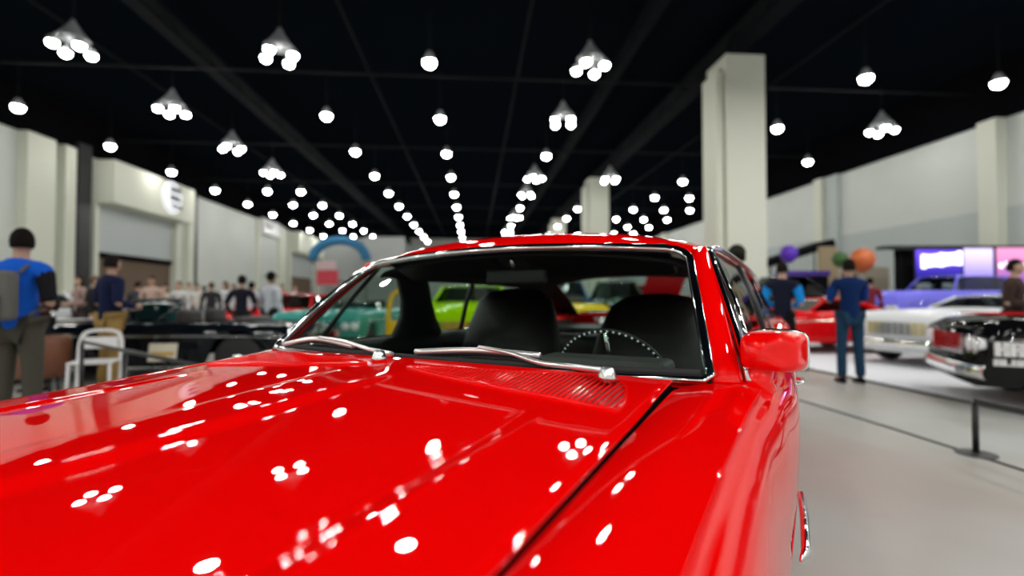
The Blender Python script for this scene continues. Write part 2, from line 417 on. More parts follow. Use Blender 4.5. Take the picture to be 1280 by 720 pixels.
for i in range(58):
    a = 2*PI*i/58; c = wc+tilt @ Vector((.183*math.cos(a), .183*math.sin(a), -.007)); bmesh.ops.create_uvsphere(bm, u_segments=8, v_segments=6, radius=.0042, matrix=Matrix.Translation(c))
obj('rim_stud', bm, M['white'], o, smooth=True)
bm = BM()
for a in (PI*.0+.15, PI-.15, -PI/2): tube(bm, [wc+Vector((0, 0, -.01)), wc+tilt @ Vector((.18*math.cos(a), .18*math.sin(a), 0))], .007, 8, flat=.5)
obj('spoke', bm, M['chrome'], wheel, smooth=True)
bm = BM(); lathe(bm, [(.05, -.02), (.05, .01), (.035, .025), (0, .028)], 20); bmesh.ops.transform(bm, matrix=Matrix.Translation(wc) @ tilt.to_4x4(), verts=bm.verts); obj('hub', bm, M['black'], wheel, smooth=True)
tubeobj('steering_column', [wc, wc+Vector((0, -.28, -.16))], .025, M['black'], wheel)
def seat(x, y, w, top, name='bucket_seat', head=True):
    t = thing(name, None, None); t.parent = car
    rows = []
    for z, hw, d, yo in ((.50, .22, .10, 0), (.60, .25, .12, .01), (.80, .255, .12, .05), (.95, .25, .11, .09), (1.05, .235, .10, .12), (top-.06, .19, .085, .15), (top-.015, .13, .06, .16), (top, .05, .03, .165)):
        hw *= w/.5
        rows.append([Vector((x+hw*(abs(math.cos(a))**.7)*(1 if math.cos(a) > 0 else -1), y+yo+d*(abs(math.sin(a))**.8)*(1 if math.sin(a) > 0 else -1), z)) for a in frange(0, 2*PI*23/24, 23)])
    bm = BM(); vs = grid(bm, rows, closed=True); bm.faces.new(vs[-1]); bm.faces.new(vs[0][::-1]); obj('backrest', bm, M['seat'], t, smooth=True)
    bm = BM(); box(bm, x, y-.22, .46, w*.98, .52, .16, bev=.05); obj('seat_cushion', bm, M['seat'], t, smooth=True)
    return t
seat(-.36, 2.10, .54, 1.255); seat(.36, 2.10, .54, 1.225)
t = thing('rear_bench', None, None); t.parent = car
bm = BM(); box(bm, 0, 2.98, .76, 1.25, .18, .44, bev=.06); obj('backrest', bm, M['seat'], t, smooth=True)
bm = BM(); box(bm, 0, 2.75, .46, 1.25, .46, .16, bev=.05); obj('seat_cushion', bm, M['seat'], t, smooth=True)
# interior mirror
t = thing('rear_view_mirror', None, None); t.parent = car
bm = BM(); box(bm, 0, 1.60, 1.283, .25, .03, .062, bev=.014); obj('mirror_housing', bm, M['black'], t, smooth=True)
tubeobj('mirror_stem', [(0, 1.56, 1.36), (0, 1.585, 1.30)], .008, M['chrome'], t)
# ---- wipers
def wp(t, v, off=.018): return wpt(t, v)+Vector((0, -off*.7, off*.8))
def wiper(piv, mids, b0, bmid, b1):
    t = thing('windshield_wiper', None, None); t.parent = car
    bm = BM(); lathe(bm, [(.020, 0), (.020, .012), (.014, .026), (.012, .03), (0, .033)], 16, c=piv); obj('pivot_cap', bm, M['chrome'], t, smooth=True)
    p = Vector(piv)+Vector((0, 0, .022))
    path = crom([p]+[Vector(q) for q in mids], 8); k = len(path)
    bm = BM(); tube(bm, path, [.0095-.0035*i/k for i in range(k)], 8, flat=.8); obj('wiper_arm', bm, M['wiper'], t, smooth=True)
    bm = BM(); tube(bm, crom([b0, bmid, b1], 10), .0085, 8, flat=.9); b = obj('wiper_blade', bm, M['wiper'], t, smooth=True)
    tubeobj('rubber_edge', [Vector(q)+Vector((0, .004, -.010)) for q in crom([b0, bmid, b1], 10)], .003, M['rubber'], b, n=6)
wiper((.545, .99, 1.030), [wp(.60, .012, .02), wp(.50, .02, .022), wp(.38, .062, .026), wp(.26, .085, .026)], wp(-.01, .048), wp(.24, .078), wp(.49, .068))
wiper((-.06, .965, 1.036), [wp(-.10, .004, .03), wp(-.24, .03, .026), wp(-.42, .07, .026), wp(-.62, .088, .026)], wp(-.90, .020), wp(-.66, .086), wp(-.36, .055))
# ---- door mirror
t = thing('door_mirror', None, None); t.parent = car
mc = Vector((.842, 1.24, 1.085)); mr = Matrix.Rotation(R(-12), 3, 'Z')
rows = []
for dy, hx, hz in ((-.058, .010, .008), (-.056, .036, .024), (-.050, .049, .034), (-.035, .056, .040), (.0, .060, .044), (.04, .061, .045)):
    rows.append([mc+mr @ Vector((hx*(abs(math.cos(a))**.42)*math.copysign(1, math.cos(a)), dy+.01*math.cos(a), hz*(abs(math.sin(a))**.42)*math.copysign(1, math.sin(a)))) for a in frange(0, 2*PI*31/32, 31)])
bm = BM(); vs = grid(bm, rows, closed=True); bm.faces.new(vs[0][::-1]); h = obj('mirror_housing', bm, M['red'], t, smooth=True)
bm = BM(); tube(bm, [mc+mr @ Vector((.060*(abs(math.cos(a))**.42)*math.copysign(1, math.cos(a)), .041, .0445*(abs(math.sin(a))**.42)*math.copysign(1, math.sin(a)))) for a in frange(0, 2*PI*31/32, 31)], .004, 6, closed=True); obj('mirror_bezel', bm, M['chrome'], t, smooth=True)
bm = BM(); bm.faces.new([bm.verts.new(mc+mr @ Vector((.058*(abs(math.cos(a))**.42)*math.copysign(1, math.cos(a)), .038, .043*(abs(math.sin(a))**.42)*math.copysign(1, math.sin(a))))) for a in frange(0, 2*PI*31/32, 31)]); obj('mirror_glass', bm, M['chrome'], t)
bm = BM(); tube(bm, crom([(.815, 1.235, 1.0), (.812, 1.22, 1.02), (.822, 1.228, 1.045), (.835, 1.245, 1.07)], 6), [.034-.0009*i for i in range(19)], 12, flat=.8); obj('mirror_stalk', bm, M['red'], t, smooth=True)
# ---- chrome side spear, door handle, bumpers, lamps, grille
for s in (-1, 1):
    bm = BM(); tube(bm, [(s*.893, 1.42, .56), (s*.905, 1.46, .565), (s*.908, 1.66, .567), (s*.905, 1.86, .565), (s*.893, 1.9, .56)], [.004, .012, .013, .012, .004], 10, flat=1.5); obj('side_trim', bm, M['chrome'], car, smooth=True)
    dh = thing('door_handle', None, None); dh.parent = car
    bm = BM(); tube(bm, crom([(s*.893, 2.28, .86), (s*.918, 2.30, .865), (s*.92, 2.36, .866), (s*.918, 2.42, .865), (s*.893, 2.44, .86)], 4), .008, 8); obj('handle_grip', bm, M['chrome'], dh, smooth=True)
def bumper(y, s, parent=car, w=.88, z=.46, name='front_bumper'):
    return gridobj(name, [[Vector((x, y+s*(.10-.10*abs(x/w)**4)+s*.03*math.cos(v), z+.075*math.sin(v))) for x in frange(-w, w, 24)] for v in frange(-PI/2, PI/2, 8)], M['chrome'], parent, thick=.01)
bumper(-.72, -1); bumper(4.98, 1, name='rear_bumper')
bm = BM()
for i in range(9): box(bm, 0, -.70, .50+.033*i, 1.1, .02, .012)
obj('grille', bm, M['chrome'], car)
for x in (-.70, -.56, .56, .70):
    bm = BM(); lathe(bm, [(0, -.77+.02), (.05, -.765+.02), (.068, -.75+.02), (.068, -.69)], 20, axis='Y', c=(x, 0, .63)); obj('headlight', bm, M['lens'], car, smooth=True)
for s in (-1, 1):
    bm = BM(); box(bm, s*.5, 5.0, .80, .42, .03, .12, bev=.01); obj('tail_light', bm, M['redlens'], car)
def road_wheel(parent, x, y, r=.345, w=.2, s=1, white=False, name='wheel'):
    t = thing(name, None, None); t.parent = parent; t.location = (x, y, r)
    bm = BM(); lathe(bm, [(r*.60, -w/2), (r*.93, -w/2), (r, -w*.36), (r, w*.36), (r*.93, w/2), (r*.60, w/2)], 28, axis='X'); obj('tyre', bm, M['rubber'], t, smooth=True)
    if white:
        bm = BM(); lathe(bm, [(r*.66, s*(w/2+.003)), (r*.86, s*(w/2+.004))], 28, axis='X'); obj('whitewall', bm, M['white'], t, smooth=True)
    bm = BM(); lathe(bm, [(0, s*(w/2+.005)), (r*.22, s*(w/2)), (r*.30, s*w*.38), (r*.50, s*w*.34), (r*.60, s*w*.5), (r*.63, s*w*.46)], 24, axis='X'); obj('wheel_rim', bm, M['chrome'], t, smooth=True)
    return t
for s in (-1, 1):
    for a in AX: road_wheel(car, s*.74, a, s=s)
# ============================================================ the hall (world: X across, Y along, Z up)
WL, WR, Y0, Y1, ZC = -21.5, 22.5, -18.0, 84.0, 11.4
def structure(o): o['kind'] = 'structure'; return o
M['floor'] = mat('polished_concrete', (.37, .35, .31), rough=.38, noise=(.42, (.47, .50, .475)), bump=(3, .05), spec=.4)
M['wall'] = mat('painted_wall', (.66, .70, .655), rough=.8, noise=(.25, (.72, .75, .70)))
M['walltrim'] = mat('pale_pilaster', (.76, .78, .66), rough=.7)
M['wallgrey'] = mat('grey_wall_panel', (.54, .59, .58), rough=.8)
M['shutter'] = mat('roll_shutter', (.62, .66, .66), rough=.55)
M['ceil'] = mat('black_ceiling_deck', (.004, .006, .009), rough=.9, spec=0)
M['beam'] = mat('dark_steel_beam', (.0035, .004, .006), rough=.8, spec=.05)
M['fascia'] = mat('black_fascia', (.004, .004, .005), rough=.9, spec=0)
structure(boxobj('floor', ((WL+WR)/2, (Y0+Y1)/2, -.05), (WR-WL+.6, Y1-Y0+.6, .1), M['floor']))
structure(boxobj('ceiling', ((WL+WR)/2, (Y0+Y1)/2, ZC+.1), (WR-WL+.6, Y1-Y0+.6, .2), M['ceil']))
def wallbox(name, x0, x1, y0, y1, z0, z1, m, parent=None): return boxobj(name, ((x0+x1)/2, (y0+y1)/2, (z0+z1)/2), (x1-x0, y1-y0, z1-z0), m, parent)
wl = structure(wallbox('wall_left', WL-.3, WL, Y0, Y1, 0, 9.2, M['wall']))
wallbox('fascia', WL-.3, WL+.25, Y0, Y1, 9.2, ZC, M['fascia'], wl)
wr = structure(wallbox('wall_right', WR, WR+.3, Y0, Y1, 0, 8.9, M['wall']))
wallbox('fascia', WR-.25, WR+.3, Y0, Y1, 8.9, ZC, M['fascia'], wr)
structure(wallbox('wall_back', WL, WR, Y1, Y1+.3, 0, ZC, M['wall']))
structure(wallbox('wall_front', WL, WR, Y0-.3, Y0, 0, ZC, M['wallgrey']))
# lower grey dado on the right wall
structure(wallbox('trim_1', WR-.06, WR, Y0, Y1, 0, 5.1, M['wallgrey']))
# pilasters left
n = 2
def trim(x0, x1, y0, y1, z0, z1, m):
    global n; structure(wallbox('trim_%d' % n, x0, x1, y0, y1, z0, z1, m)); n += 1
for (a, b) in ((18.6, 19.3), (25.0, 26.6), (27.2, 27.9), (38.4, 39.1), (56.0, 57.2)):
    trim(WL, WL+.45, a, b, 0, 9.2, M['walltrim'])
trim(WL, WL+.5, 28.0, 28.9, 0, 9.6, M['blackmetal'])
trim(WL, WL+.3, 39.3, 39.8, 0, 9.2, M['blackmetal'])
trim(WL, WL+.3, 50.6, 51.0, 0, 9.2, M['walltrim'])
# pilasters right
for (a, b) in ((19.2, 20.0), (29.8, 30.5), (42.0, 42.8), (56, 57)): trim(WR-.5, WR, a, b, 0, 8.9, M['walltrim'])
for (a, b) in ((28.7, 29.7),): trim(WR-.3, WR, a, b, 2.5, 8.9, M['wallgrey'])
# dock doors with projecting header boxes
M['void'] = mat('dim_brown_interior', (.16, .11, .075), rough=.9)
def dock(i, y0, y1):
    d = structure(wallbox('door_%d' % i, WL-.02, WL+.12, y0, y1, 3.9, 6.6, M['shutter']))
    bm = BM()
    for k in range(14): box(bm, WL+.135, (y0+y1)/2, 4.0+.19*k, .02, y1-y0, .03)
    obj('shutter_rib', bm, M['shutter'], d)
    wallbox('doorway_recess', WL-.02, WL+.06, y0, y1, 0, 3.9, M['void'], d)
    for yy in (y0-.15, y1+.15): wallbox('door_jamb', WL, WL+.5, yy-.15, yy+.15, 0, 6.6, M['walltrim'], d)
    wallbox('header_box', WL, WL+1.5, y0-.3, y1+.3, 6.6, 9.0, M['walltrim'], d)
    return d
d1 = dock(1, 29.5, 36.8); d2 = dock(2, 59, 68.5)
wallbox('lintel', WL+.05, WL+.2, 29.5, 36.8, 3.6, 3.9, M['fascia'], d1)
# projected light built as a glowing disc, three lines of dark lettering
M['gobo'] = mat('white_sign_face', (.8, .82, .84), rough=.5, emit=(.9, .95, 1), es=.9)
M['ink'] = mat('dark_sign_ink', (.01, .012, .02), rough=.6)
sg = thing('wall_sign', 'round white projected light sign with three lines of dark lettering on the door header', 'sign', (WL+1.5, 34.4, 7.95))
bm = BM(); lathe(bm, [(1.05, 0), (1.05, .06), (0, .061)], 32, axis='X'); obj('sign_face', bm, M['gobo'], sg)
def lettering(name, rows, x, m, parent, thick=.02, seed=3, axis='Y', stroke=.3):
    """short rows of blocky, illegible letter shapes: rows = (y0, z, height, count, width)"""
    rr = random.Random(seed); bm = BM()
    for (y0, z, h, cnt, wd) in rows:
        for k in range(cnt):
            yy = y0+k*wd; s = stroke*wd
            segs = [(0, 0, s, h), (wd*.45, rr.choice((-.35, 0, .35))*h, wd*.55, h*.22)]
            if rr.random() < .6: segs.append((wd*.55, 0, s, h))
            if rr.random() < .5: segs.append((wd*.3, h*.4, wd*.5, h*.2))
            for (dy, dz, sy, sz) in segs:
                if axis == 'Y': box(bm, x, yy+dy, z+dz, thick, sy, sz)
                else: box(bm, yy+dy, x, z+dz, sy, thick, sz)
    return obj(name, bm, m, parent)
lettering('lettering', [(-.15, .55, .38, 3, .38), (-.20, -.02, .36, 4, .32), (.0, -.55, .22, 5, .24)], .07, M['ink'], sg)
s2 = thing('wall_sign', 'plain white box sign high on the wall between the two roll-up doors', 'sign', (WL+.25, 53.6, 8.6))
bm = BM(); box(bm, 0, 0, 0, .4, 4.6, 1.6, bev=.05); obj('sign_box', bm, M['white'], s2)
lettering('lettering', [(-1.6, .1, .35, 4, .45)], .21, M['ink'], s2, seed=5)
# columns
for i, (x, y) in enumerate(((10.02, 17.6), (9.30, 36.5), (9.6, 55.5))):
    c = structure(wallbox('column_%d' % (i+1), x-.68, x+.83, y, y+1.5, 0, 10.35, M['walltrim']))
    c.name = 'trim_%d' % (n+i)
    wallbox('column_return', x-.98, x-.74, y+.15, y+1.3, 0, 9.75, M['walltrim'], c)
    wallbox('column_groove', x-.74, x-.68, y+.3, y+1.2, 0, 9.9, M['fascia'], c)
# ceiling steelwork
def beam(name, a, b, w, h, lab, grp):
    a, b = Vector(a), Vector(b); d = b-a; L = d.length
    bm = BM()
    for sz in (-1, 1): box(bm, 0, 0, sz*h/2, w, L, .06)
    nseg = max(2, int(L/1.2))
    for k in range(nseg):
        y0 = -L/2+L*k/nseg; y1 = y0+L/nseg; s = 1 if k % 2 else -1
        tube(bm, [(0, y0, -s*h/2), (0, y1, s*h/2)], .035, 5)
    o = obj(name, bm, M['beam']); o.location = (a+b)/2; o.rotation_euler = (0, 0, math.atan2(-d.x, d.y))
    return tag(o, lab, 'beam', grp)
gl = 'long roof trusses running down the hall'
beam('roof_truss', (-10.4, 3, 10.55), (-10.4, 83, 10.55), .5, .55, 'long dark roof truss over the crowd side of the hall', gl)
beam('roof_truss', (5.9, 3, 10.75), (5.9, 83, 10.75), .35, .5, 'long dark roof truss between the red car and the column line', gl)
beam('roof_truss', (9.7, 3, 10.75), (9.7, 83, 10.75), .7, .7, 'long dark roof truss resting on the pale columns', gl)
ords = ['nearest', 'second', 'third', 'fourth', 'fifth', 'sixth', 'seventh', 'eighth', 'ninth', 'tenth', 'eleventh', 'twelfth', 'thirteenth', 'fourteenth', 'fifteenth']
M['conduit'] = mat('grey_conduit', (.010, .011, .012), rough=.7, spec=.1)
for i, y in enumerate((19.8, 29.3, 38.5, 48, 57.5, 67)):
    o = tubeobj('ceiling_pipe', [(WL+.4, y, 10.1), (WR-.4, y, 10.1)], .055, M['conduit'], n=8)
    tag(o, 'thin grey pipe crossing under the black roof, %s from the camera' % ords[i], 'pipe', 'thin pipes crossing the ceiling')
for i, x in enumerate((-4.5, 1.9, -14.5, 13.5)):
    o = tubeobj('ceiling_conduit', [(x, 4, 11.0), (x, 83, 11.0)], .05, M['conduit'], n=6)
    tag(o, ['thin conduit along the roof one bay from the long truss over the crowd', 'thin conduit along the roof straight above the red car roof', 'thin conduit along the roof nearest the roll-up doors', 'thin conduit along the roof beyond the pale columns'][i], 'conduit', 'conduits running along the roof')
# ---- high bay lamps
def dome(bm, c, r):
    prof = [(r, .0), (r*.97, -r*.35), (r*.80, -r*.68), (r*.5, -r*.90), (0, -r)]
    b2 = BM(); lathe(b2, prof, 14); bmesh.ops.translate(b2, verts=b2.verts, vec=c)
    me = bpy.data.meshes.new('t'); b2.to_mesh(me); b2.free(); bm.from_mesh(me); bpy.data.meshes.remove(me)
def make_lamp():
    t = thing('high_bay_lamp', '', 'lamp', group='single high bay lamps')
    bm = BM(); dome(bm, (0, 0, 0), .215); obj('lamp_dome', bm, M['lamp'], t, smooth=True)
    bm = BM(); lathe(bm, [(.225, 0), (.23, .05), (.14, .22), (.09, .34), (.0, .35)], 14); obj('lamp_housing', bm, M['lampgrey'], t, smooth=True)
    tubeobj('hanging_rod', [(0, 0, .34), (0, 0, ZC-9.2-.05)], .02, M['conduit'], t, n=6)
    return t
def make_cluster():
    t = thing('cluster_lamp', '', 'lamp', group='four-headed cluster lamps')
    bm = BM(); lathe(bm, [(.48, .30), (.42, .34), (.16, .72), (.05, .95), (0, .96)], 16); obj('cluster_cone', bm, M['lampgrey'], t, smooth=True)
    for k in range(4):
        a = PI/2*k+.5; c = (.50*math.cos(a), .50*math.sin(a), 0)
        bm = BM(); dome(bm, c, .155); h = obj('lamp_dome', bm, M['lamp'], t, smooth=True)
        bm = BM(); lathe(bm, [(.165, 0), (.15, .1), (.07, .2), (0, .21)], 12); bmesh.ops.translate(bm, verts=bm.verts, vec=c)
        tube(bm, [(c[0], c[1], .18), (c[0]*.5, c[1]*.5, .42)], .025, 6); obj('lamp_arm', bm, M['lampgrey'], h, smooth=True)
    tubeobj('hanging_rod', [(0, 0, .94), (0, 0, ZC-9.2-.05)], .022, M['conduit'], t, n=6)
    return t
LP, CL = make_lamp(), make_cluster()
used = {0: False, 1: False}
rowsY = [16.7+5.25*k for k in range(11)]
cols = [(-18.9, 1, 'in the row beside the roll-up door wall', ()),
        (-15.2, 4, 'in the short row one over from the roll-up doors', ()),
        (-12.8, 0, 'in the row over the seated crowd', (0, 1, 2, 3)),
        (-6.4, 0, 'in the row over the black cars behind the rope', (0,)),
        (-1.5, 0, 'in the row straight above the red car hood', ()),
        (4.0, 0, 'in the row above the red car roof', (0, 1, 3, 4, 6, 8)),
        (9.1, 3, 'in the row beside the pale columns', (3,)),
        (14.1, 0, 'in the row beyond the pale columns', ()),
        (16.9, 4, 'in the short row near the purple screens', ()),
        (19.3, 0, 'in the row along the wall with the purple screens', (1,))]
for x, k0, where, cl in cols:
    for j, k in enumerate(range(k0, len(rowsY))):
        isc = k in cl; src = CL if isc else LP
        if not used[isc]: o = src; used[isc] = True
        else: o = copy_tree(src)
        o.location = (x, rowsY[k]+(1.2 if x == 9.1 and k == 1 else 0), 9.2)
        if isc: o.rotation_euler.z = random.random()*1.5
        o['label'] = '%s, %s %s' % ('lit four-headed cluster lamp' if isc else 'lit round high bay lamp', ords[j] if j else 'nearest', where)
# lamps of the same grid above and behind the camera, out of frame: the light they give
for k in range(-6, 0):
    for x in (-18.9, -12.8, -6.4, -1.5, 4.0, 9.1, 14.1, 19.3):
        if k in (-3, -2) and x in (-6.4, -1.5, 4.0): continue
        l = bpy.data.lights.new('hall_lamp', 'AREA'); l.shape = 'DISK'; l.size = .5; l.energy = 290; l.color = (1, .985, .95)
        o = bpy.data.objects.new('hall_lamp', l); COL.objects.link(o); o.location = (x, 16.7+5.25*k, 9.15)
# ============================================================ show cars (local: front towards -y)
M['tyre2'] = M['rubber']
def show_car(name, label, px, depth, yaw, col, L=4.9, W=1.88, kind='hardtop', roof=1.40, belt=.92, hood=.95, deck=.93, bottom=.24, stripe=None, stripe_mat=None,
             top=None, wr=.34, lights=2, raised=False, front_chrome=True, group=None, cat='car', whitewall=False, cab=(-.10, .30), loc=None, z=0):
    P = paint(col); g = loc or ground(px, depth)
    t = thing(name, label, cat, (g[0], g[1], z), yaw, group)
    h = W/2; ya = (-L/2+.85, L/2-.95)
    y0, y1 = -L/2, L/2
    cy0, cy1 = L*(cab[0]), L*(cab[1])       # greenhouse base from cowl to rear
    top_k = [(y0, hood-.14), (y0+.25, hood-.03), (y0+1.0, hood), (cy0, belt+.03), (cy1, belt+.02), (y1-.6, deck), (y1-.1, deck-.04), (y1, deck-.14)]
    w_k = [(y0, h*.90), (y0+.3, h*.97), (y0+1.2, h), (y1-1.2, h), (y1-.3, h*.96), (y1, h*.88)]
    rows = []
    for y in frange(y0, y1, 60):
        zt, ww = curve(top_k, y), curve(w_k, y); zb = bottom
        for a in ya:
            d = abs(y-a)
            if d < wr+.06: zb = max(zb, wr+math.sqrt((wr+.06)**2-d*d))
        half = []
        zm = lerp(bottom, zt, .62)
        for x, z in ((0, zt+.03), (ww*.35, zt+.025), (ww*.72, zt+.008), (ww*.88, zt), (ww*.95, zt-.035), (ww*.985, zt-.11), (ww, zm), (ww*.985, lerp(bottom, zt, .35)), (ww*.93, bottom)):
            half.append(Vector((x, y, max(z, min(zb, zt-.05)))))
        rows.append([Vector((-p.x, p.y, p.z)) for p in reversed(half[1:])]+half)
    bm = BM(); vs = grid(bm, rows); bm.faces.new(vs[0][::-1]); bm.faces.new(vs[-1])
    bmesh.ops.recalc_face_normals(bm, faces=bm.faces)
    obj('body', bm, P, t, smooth=True)
    if raised:
        bm = BM(); box(bm, 0, 0, 0, W*.72, 1.25, .04, bev=.015)
        bmesh.ops.transform(bm, matrix=Matrix.Translation((0, cy0-.55, hood+.42)) @ Matrix.Rotation(R(-42), 4, 'X'), verts=bm.verts); obj('raised_hood', bm, P, t)
        tubeobj('hood_prop', [(W*.3, cy0-1.0, hood), (W*.3, cy0-.75, hood+.62)], .012, M['chrome'], t)
    for s in (-1, 1):
        if stripe:
            gridobj('side_stripe', [[Vector((s*(curve(w_k, y)+.004), y, z)) for z in (lerp(bottom, curve(top_k, y), .40), lerp(bottom, curve(top_k, y), .58))] for y in frange(y0+.3, y1-.3, 20)], stripe_mat or paint(stripe), t, thick=.004)
        tubeobj('belt_moulding', [Vector((s*(curve(w_k, y)*.99+.006), y, lerp(bottom, curve(top_k, y), .72))) for y in frange(y0+.25, y1-.25, 16)], .012, M['chrome'], t, n=6)
    # greenhouse
    wi = h*.80; wr_ = h*.62
    if kind == 'truck': rb0, rb1 = cy0+.30, cy1-.12
    else: rb0, rb1 = cy0+.48, cy1-.55
    zb = belt+.03
    B = {'fl': Vector((-wi, cy0, zb)), 'fr': Vector((wi, cy0, zb)), 'rl': Vector((-wi, cy1, zb)), 'rr': Vector((wi, cy1, zb))}
    T = {'fl': Vector((-wr_, rb0, roof-.05)), 'fr': Vector((wr_, rb0, roof-.05)), 'rl': Vector((-wr_, rb1, roof-.05)), 'rr': Vector((wr_, rb1, roof-.05))}
    pm = M['chrome'] if kind == 'convertible' else P
    tp = paint(top) if top else P
    if kind != 'convertible':
        gridobj('roof', [[Vector((lerp(-wr_-.02, wr_+.02, u), lerp(rb0-.03, rb1+.03, v), roof-.05+.05*(1-abs(2*u-1)**3)*(1-.5*abs(2*v-1)**3))) for u in frange(0, 1, 12)] for v in frange(0, 1, 10)], tp, t, thick=.03)
    def q(name, a, b, c, d, m):
        bow = .06 if name in ('windshield', 'rear_window') else .02
        ax = -bow if name == 'windshield' else bow
        rows = []
        for v in frange(0, 1, 4):
            r = []
            for u in frange(0, 1, 8):
                p = a.lerp(b, u).lerp(d.lerp(c, u), v); k = math.sin(PI*u)
                r.append(p+(Vector((0, ax*k, 0)) if name in ('windshield', 'rear_window') else Vector((math.copysign(bow*k, p.x), 0, 0))))
            rows.append(r)
        return gridobj(name, rows, m, t)
    q('windshield', B['fl'], B['fr'], T['fr'], T['fl'], M['glass_dark'])
    for k in ('l', 'r'):
        tubeobj('roof_pillar', [B['f'+k], T['f'+k]], .028, pm, t, n=8)
    tubeobj('windshield_frame', [T['fl'], (T['fl']+T['fr'])/2+Vector((0, -.05, .01)), T['fr']], .018, M['chrome'], t, n=8)
    if kind != 'convertible':
        q('rear_window', B['rl'], B['rr'], T['rr'], T['rl'], M['glass_dark'])
        for k in ('l', 'r'):
            q('side_window', B['f'+k], B['r'+k], T['r'+k], T['f'+k], M['glass_dark'])
            tubeobj('roof_pillar', [B['r'+k], T['r'+k]], .06, tp, t, n=8)
            m1 = B['f'+k].lerp(B['r'+k], .55); m2 = T['f'+k].lerp(T['r'+k], .5)
            tubeobj('door_pillar', [m1, m2], .02, M['blackmetal'], t, n=6)
    else:
        for sx in (-.38, .38):
            bm = BM(); box(bm, sx, (cy0+cy1)/2+.1, belt+.02, .52, .14, .42, bev=.06); obj('seat_back', bm, M['seat'], t, smooth=True)
        bm = BM(); box(bm, 0, cy1-.12, belt+.0, W*.6, .14, .22, bev=.05); obj('rear_seat', bm, M['seat'], t, smooth=True)
    if kind == 'truck':
        for s in (-1, 1):
            bm = BM(); box(bm, s*h*.88, (cy1+y1)/2, deck+.02, .10, y1-cy1-.1, .16, bev=.03); obj('bed_rail', bm, P, t)
    # front end
    bm = BM()
    zg = lerp(bottom, hood, .58)
    for i in range(6): box(bm, 0, y0-.02, zg-.10+.04*i, W*.56, .03, .014)
    for i in range(9): box(bm, (i-4)*W*.062, y0-.02, zg, .012, .03, .22)
    obj('grille', bm, M['chrome'] if front_chrome else M['blackmetal'], t)
    xsq = (h*.72,) if lights == 1 else (h*.66, h*.84)
    for s in (-1, 1):
        for xx in xsq:
            r = .085 if lights == 2 else .10
            bm = BM(); lathe(bm, [(0, -.05), (r*.7, -.04), (r, -.01), (r, .05)], 16, axis='Y', c=(s*xx, y0+.02, zg+.02)); hl = obj('headlight', bm, M['lens'], t, smooth=True)
            bm = BM(); tube(bm, [(s*xx+r*1.08*math.cos(a), y0-.0, zg+.02+r*1.08*math.sin(a)) for a in frange(0, 2*PI*15/16, 15)], .012, 6, closed=True); obj('lamp_bezel', bm, M['chrome'], hl, smooth=True)
        bm = BM(); box(bm, s*h*.70, y1+.005, lerp(bottom, deck, .62), .30, .04, .12, bev=.012); obj('tail_light', bm, M['redlens'], t)
    bz = lerp(bottom, hood, .22)
    for (yy, s, nm) in ((y0, -1, 'front_bumper'), (y1, 1, 'rear_bumper')):
        gridobj(nm, [[Vector((x, yy+s*(.09-.12*abs(x/h)**4)+s*.03*math.cos(v), bz+.075*math.sin(v))) for x in frange(-h, h, 20)] for v in frange(-PI/2, PI/2, 6)], M['chrome'], t, thick=.01)
    for a in ya:
        for s in (-1, 1): road_wheel(t, s*(h-.14), a, wr, .2, s, whitewall)
    return t
# ============================================================ people
SK = [(.55, .34, .25), (.42, .25, .18), (.30, .17, .115)]
M['skin0'] = mat('skin_light', SK[0], rough=.55); M['skin1'] = mat('skin_tan', SK[1], rough=.55)
M['eye'] = mat('dark_eye', (.01, .008, .006), rough=.2)
def skinned(verts, edges, radii, levels=1, root=0):
    me = bpy.data.meshes.new('tmp'); me.from_pydata([tuple(v) for v in verts], edges, [])
    o = bpy.data.objects.new('tmp', me); COL.objects.link(o)
    md = o.modifiers.new('s', 'SKIN'); md.use_smooth_shade = True
    ss = o.modifiers.new('u', 'SUBSURF'); ss.levels = levels; ss.render_levels = levels
    if not me.skin_vertices: me.skin_vertices.new() if hasattr(me.skin_vertices, 'new') else None
    sv = me.skin_vertices[0].data
    for i, r in enumerate(radii):
        sv[i].radius = (r, r) if not isinstance(r, tuple) else r
        sv[i].use_root = (i == root)
    dg = bpy.context.evaluated_depsgraph_get(); dg.update()
    res = bpy.data.meshes.new_from_object(o.evaluated_get(dg))
    bpy.data.objects.remove(o); bpy.data.meshes.remove(me)
    return res
def chain(V, E, Rr, start, pts):
    prev = start
    for (p, r) in pts:
        V.append(Vector(p)); Rr.append(r); E.append((prev, len(V)-1)); prev = len(V)-1
    return prev
def limb_pts(a, b, ra, rb, n=2):
    a, b = Vector(a), Vector(b)
    return [(a.lerp(b, i/n), lerp(ra, rb, i/n)) for i in range(1, n+1)]
